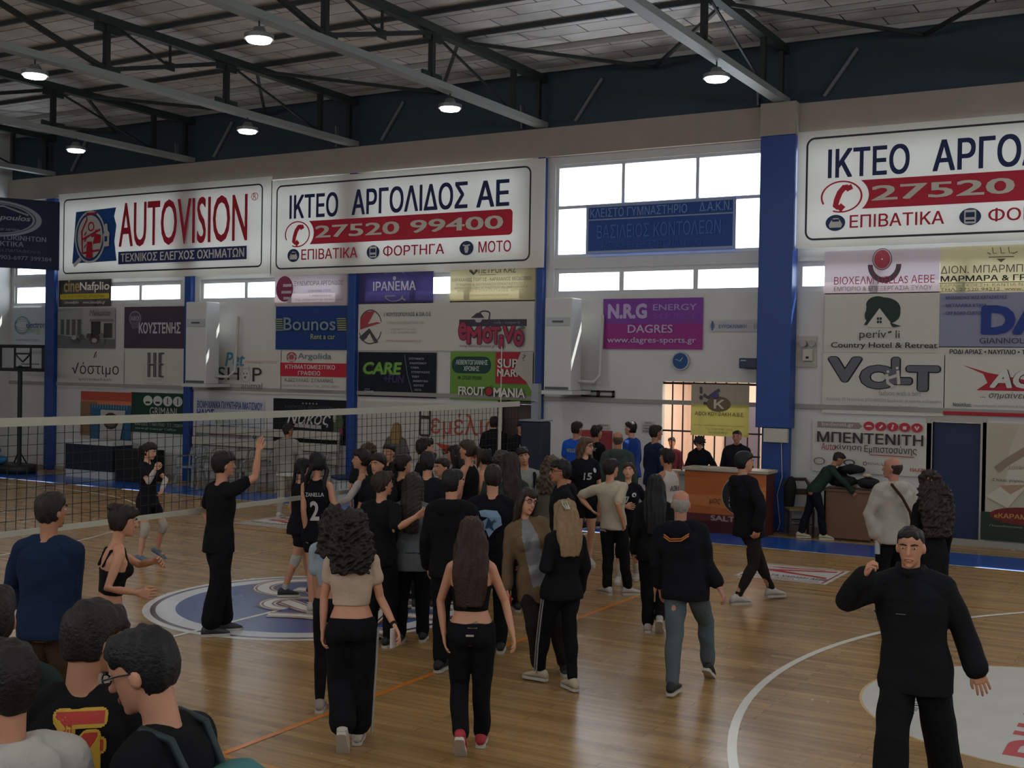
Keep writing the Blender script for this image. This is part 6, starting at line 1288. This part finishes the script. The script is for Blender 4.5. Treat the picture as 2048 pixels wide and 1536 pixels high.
p36 = person('young man in a black t-shirt with a pale blue back print', (986, 938), H=1.76, face=3, hair=('short', '1f1613'), skin=0, shirt=('tee', '111217', {'hem': -.12, 'sl': .75}), pants=('trousers', '121318'))
print_on(p36, p36['shirt'], 'back_print', [([(0, .95), (.25, 1), (.78, .97), (.95, .75), (1, .45), (.7, .28), (.45, .0), (.32, .25), (.0, .3), (.12, .55), (.4, .72), (.1, .75)], -.12, .10, -.36, -.10, '7f9db8'), ([(0, .2), (.3, 1), (.6, .7), (1, .9), (.7, .4), (.9, .0), (.4, .3)], -.06, .04, -.31, -.17, '26435e')])
p37 = person('young man in a black hoodie between the girl in grey and the blue back print', (906, 938), feet=((882, 1342), (926, 1330)), face=20, look=26, hair=('short', '100e0f'), skin=0, shirt=('hoodie', '0f1014'), pants=('trousers', '0f1014'), shoes='121214', group=CROWD, fig=.5)
p38 = person('girl with long brown hair and a loose grey t-shirt hugged by a neighbour', (826, 946), feet=((800, 1284), (846, 1280)), face=8, fem=True, hair=('long', '2a2019', .30), skin=0, shirt=('tee', '585b5e', {'hem': -.16, 'sl': .7}), pants=('trousers', '101115'), shoes='141416', fig=1.2, group=CROWD)
p39 = person('smiling volleyball player with white arm sleeves reaching left in the crowd', (724, 905), H=1.70, face=-78, fem=True, hair=('pony', '1d1411'), skin=0, shirt=('sleeveless', '121318'), pants=('shorts', '121318'), group=CROWD,
    arms=({'e': (706, 985, -.1), 'w': (676, 1008, -.12)}, None)); band(p39, 0, 'arm', .2, 1.0, (.054, .047, .043), 'arm_sleeve', 'b0a8a4'); band(p39, 0, 'fore', .0, .92, (.042, .040, .028), 'arm_sleeve', 'b0a8a4')
p40 = person('brown-haired youth in a black t-shirt stretching one arm round the girl in grey', (766, 944), feet=((742, 1288), (780, 1292)), face=34, look=22, hair=('tuft', '2a1d16'), skin=0, shirt=('tee', '101115', {'sl': .85}), pants=('trousers', '101115'), shoes='16161a', group=CROWD,
    arms=(None, {'e': (790, 1046, -.14), 'w': (838, 1030, -.12)}))
m = MB(); m.tube([p40['tb'](-.17, .06, -.16), p40['tb'](-.19, .05, -.3), p40['tb'](-.22, .05, -.46)], [.02, .022, .02], 8); p40['plain'](m, 'pink_band', mat('pink_band', 'c02a70', rough=.6))
def crowd(lab, top, H, face, hair, shirt=None, **kw):
    return person(lab, top, H=H, face=face, hair=hair, shirt=shirt or ('tee', K2), pants=kw.pop('pants', ('trousers', BK)), group=kw.pop('group', CROWD), **kw)
crowd('person with light brown curls at the back of the crowd by the third blue column', (737, 893), 1.62, 5, ('afro', '46331f'))
crowd('dark-haired person facing the viewer at the back of the crowd below the seated blonde', (778, 893), 1.66, 205, ('short', '171110'))
crowd('youth with a dark headband and turned face right behind the smiling player', (756, 914), 1.68, 215, ('longshort', '191311'))
crowd('girl with a ponytail and a black top looking right, behind the girl in grey', (806, 916), 1.66, 62, ('pony', '1c1411'), fem=True)
crowd('tall youth in profile to the right, head above the middle of the crowd', (850, 884), 1.76, 78, ('tuft', '17110f'))
p46 = crowd('youth with cropped dark sides seen from behind, left of the black hooded youth', (856, 912), 1.72, 16, ('tuft', '13100f'))
crowd('girl with a pale face looking left between two dark heads mid crowd', (884, 922), 1.60, -128, ('short', '1a1210'), fem=True)
p48 = crowd('girl with loose dark hair in profile to the left, back row of the crowd', (910, 897), 1.64, -82, ('long', '15100f', .16), fem=True)
p49 = crowd('volleyball player with a bare shoulder and light brown ponytail, right of the crowd', (936, 887), 1.78, -58, ('pony', '34261c'), ('sleeveless', '131419'), fem=True, pants=('shorts', '131419'))
crowd('girl with slick dark hair and pale profile facing left, right of the bare shoulder', (966, 905), 1.62, -75, ('bun', '120e0e'), ('sleeveless', '131419'), fem=True, pants=('shorts', '131419'))
crowd('person with greyish brown curls behind the blue back print', (1004, 910), 1.66, 10, ('afro', '3a332c'), ('long', '39423c'))
crowd('girl with straight brown hair behind the tilted smiling youth', (1022, 913), 1.74, -10, ('long', '261a14', .2), ('long', '2f3a34'), fem=True)
p53 = crowd('smiling youth with tilted head and dark straps over a grey shirt', (1042, 900), 1.66, 172, ('longshort', '14100f'), ('tee', '7f827c'), ht=14, skin=0)
for s in (-1, 1): m = MB(); m.tube([p53['tb'](s*.12, -.05, .01), p53['tb'](s*.13, .09, -.06), p53['tb'](s*.13, .145, -.25)], .022, 8); p53['plain'](m, 'strap', cloth('131416'))
crowd('girl with wavy ash brown hair behind the youth in glasses', (1104, 920), 1.68, 30, ('curly', '4a3d30', .12), ('long', '6a655a'), fem=True)
p55 = crowd('youth with black hair and glasses in profile to the left, above the blonde woman', (1122, 927), 1.72, -100, ('longshort', '120f0f'), ('hoodie', '111217'), skin=1); glasses(p55)
crowd('blonde person in a grey jacket behind the net, below the green lettered banner', (793, 850), 1.60, 12, ('long', '7a6238', .12), ('jacket', '5a5852'), fem=True, group=None)
p57 = crowd('man in a black jacket with back turned in front of the dark doorway', (989, 838), 1.74, 8, ('tuft', '171210'), ('jacket', '121317'), group=None, fig=.4)
p58 = crowd('person in a black sweatshirt with small white letters beside the padded net post', (1043, 846), 1.68, 165, ('cap', '121316'), ('hoodie', '131417'), group=None, hp=10)
print_on(p58, p58['shirt'], 'chest_letters', [('LA', -.05, .05, -.22, -.15, 'a8a6a4', .02)], side=1)
finish_people()
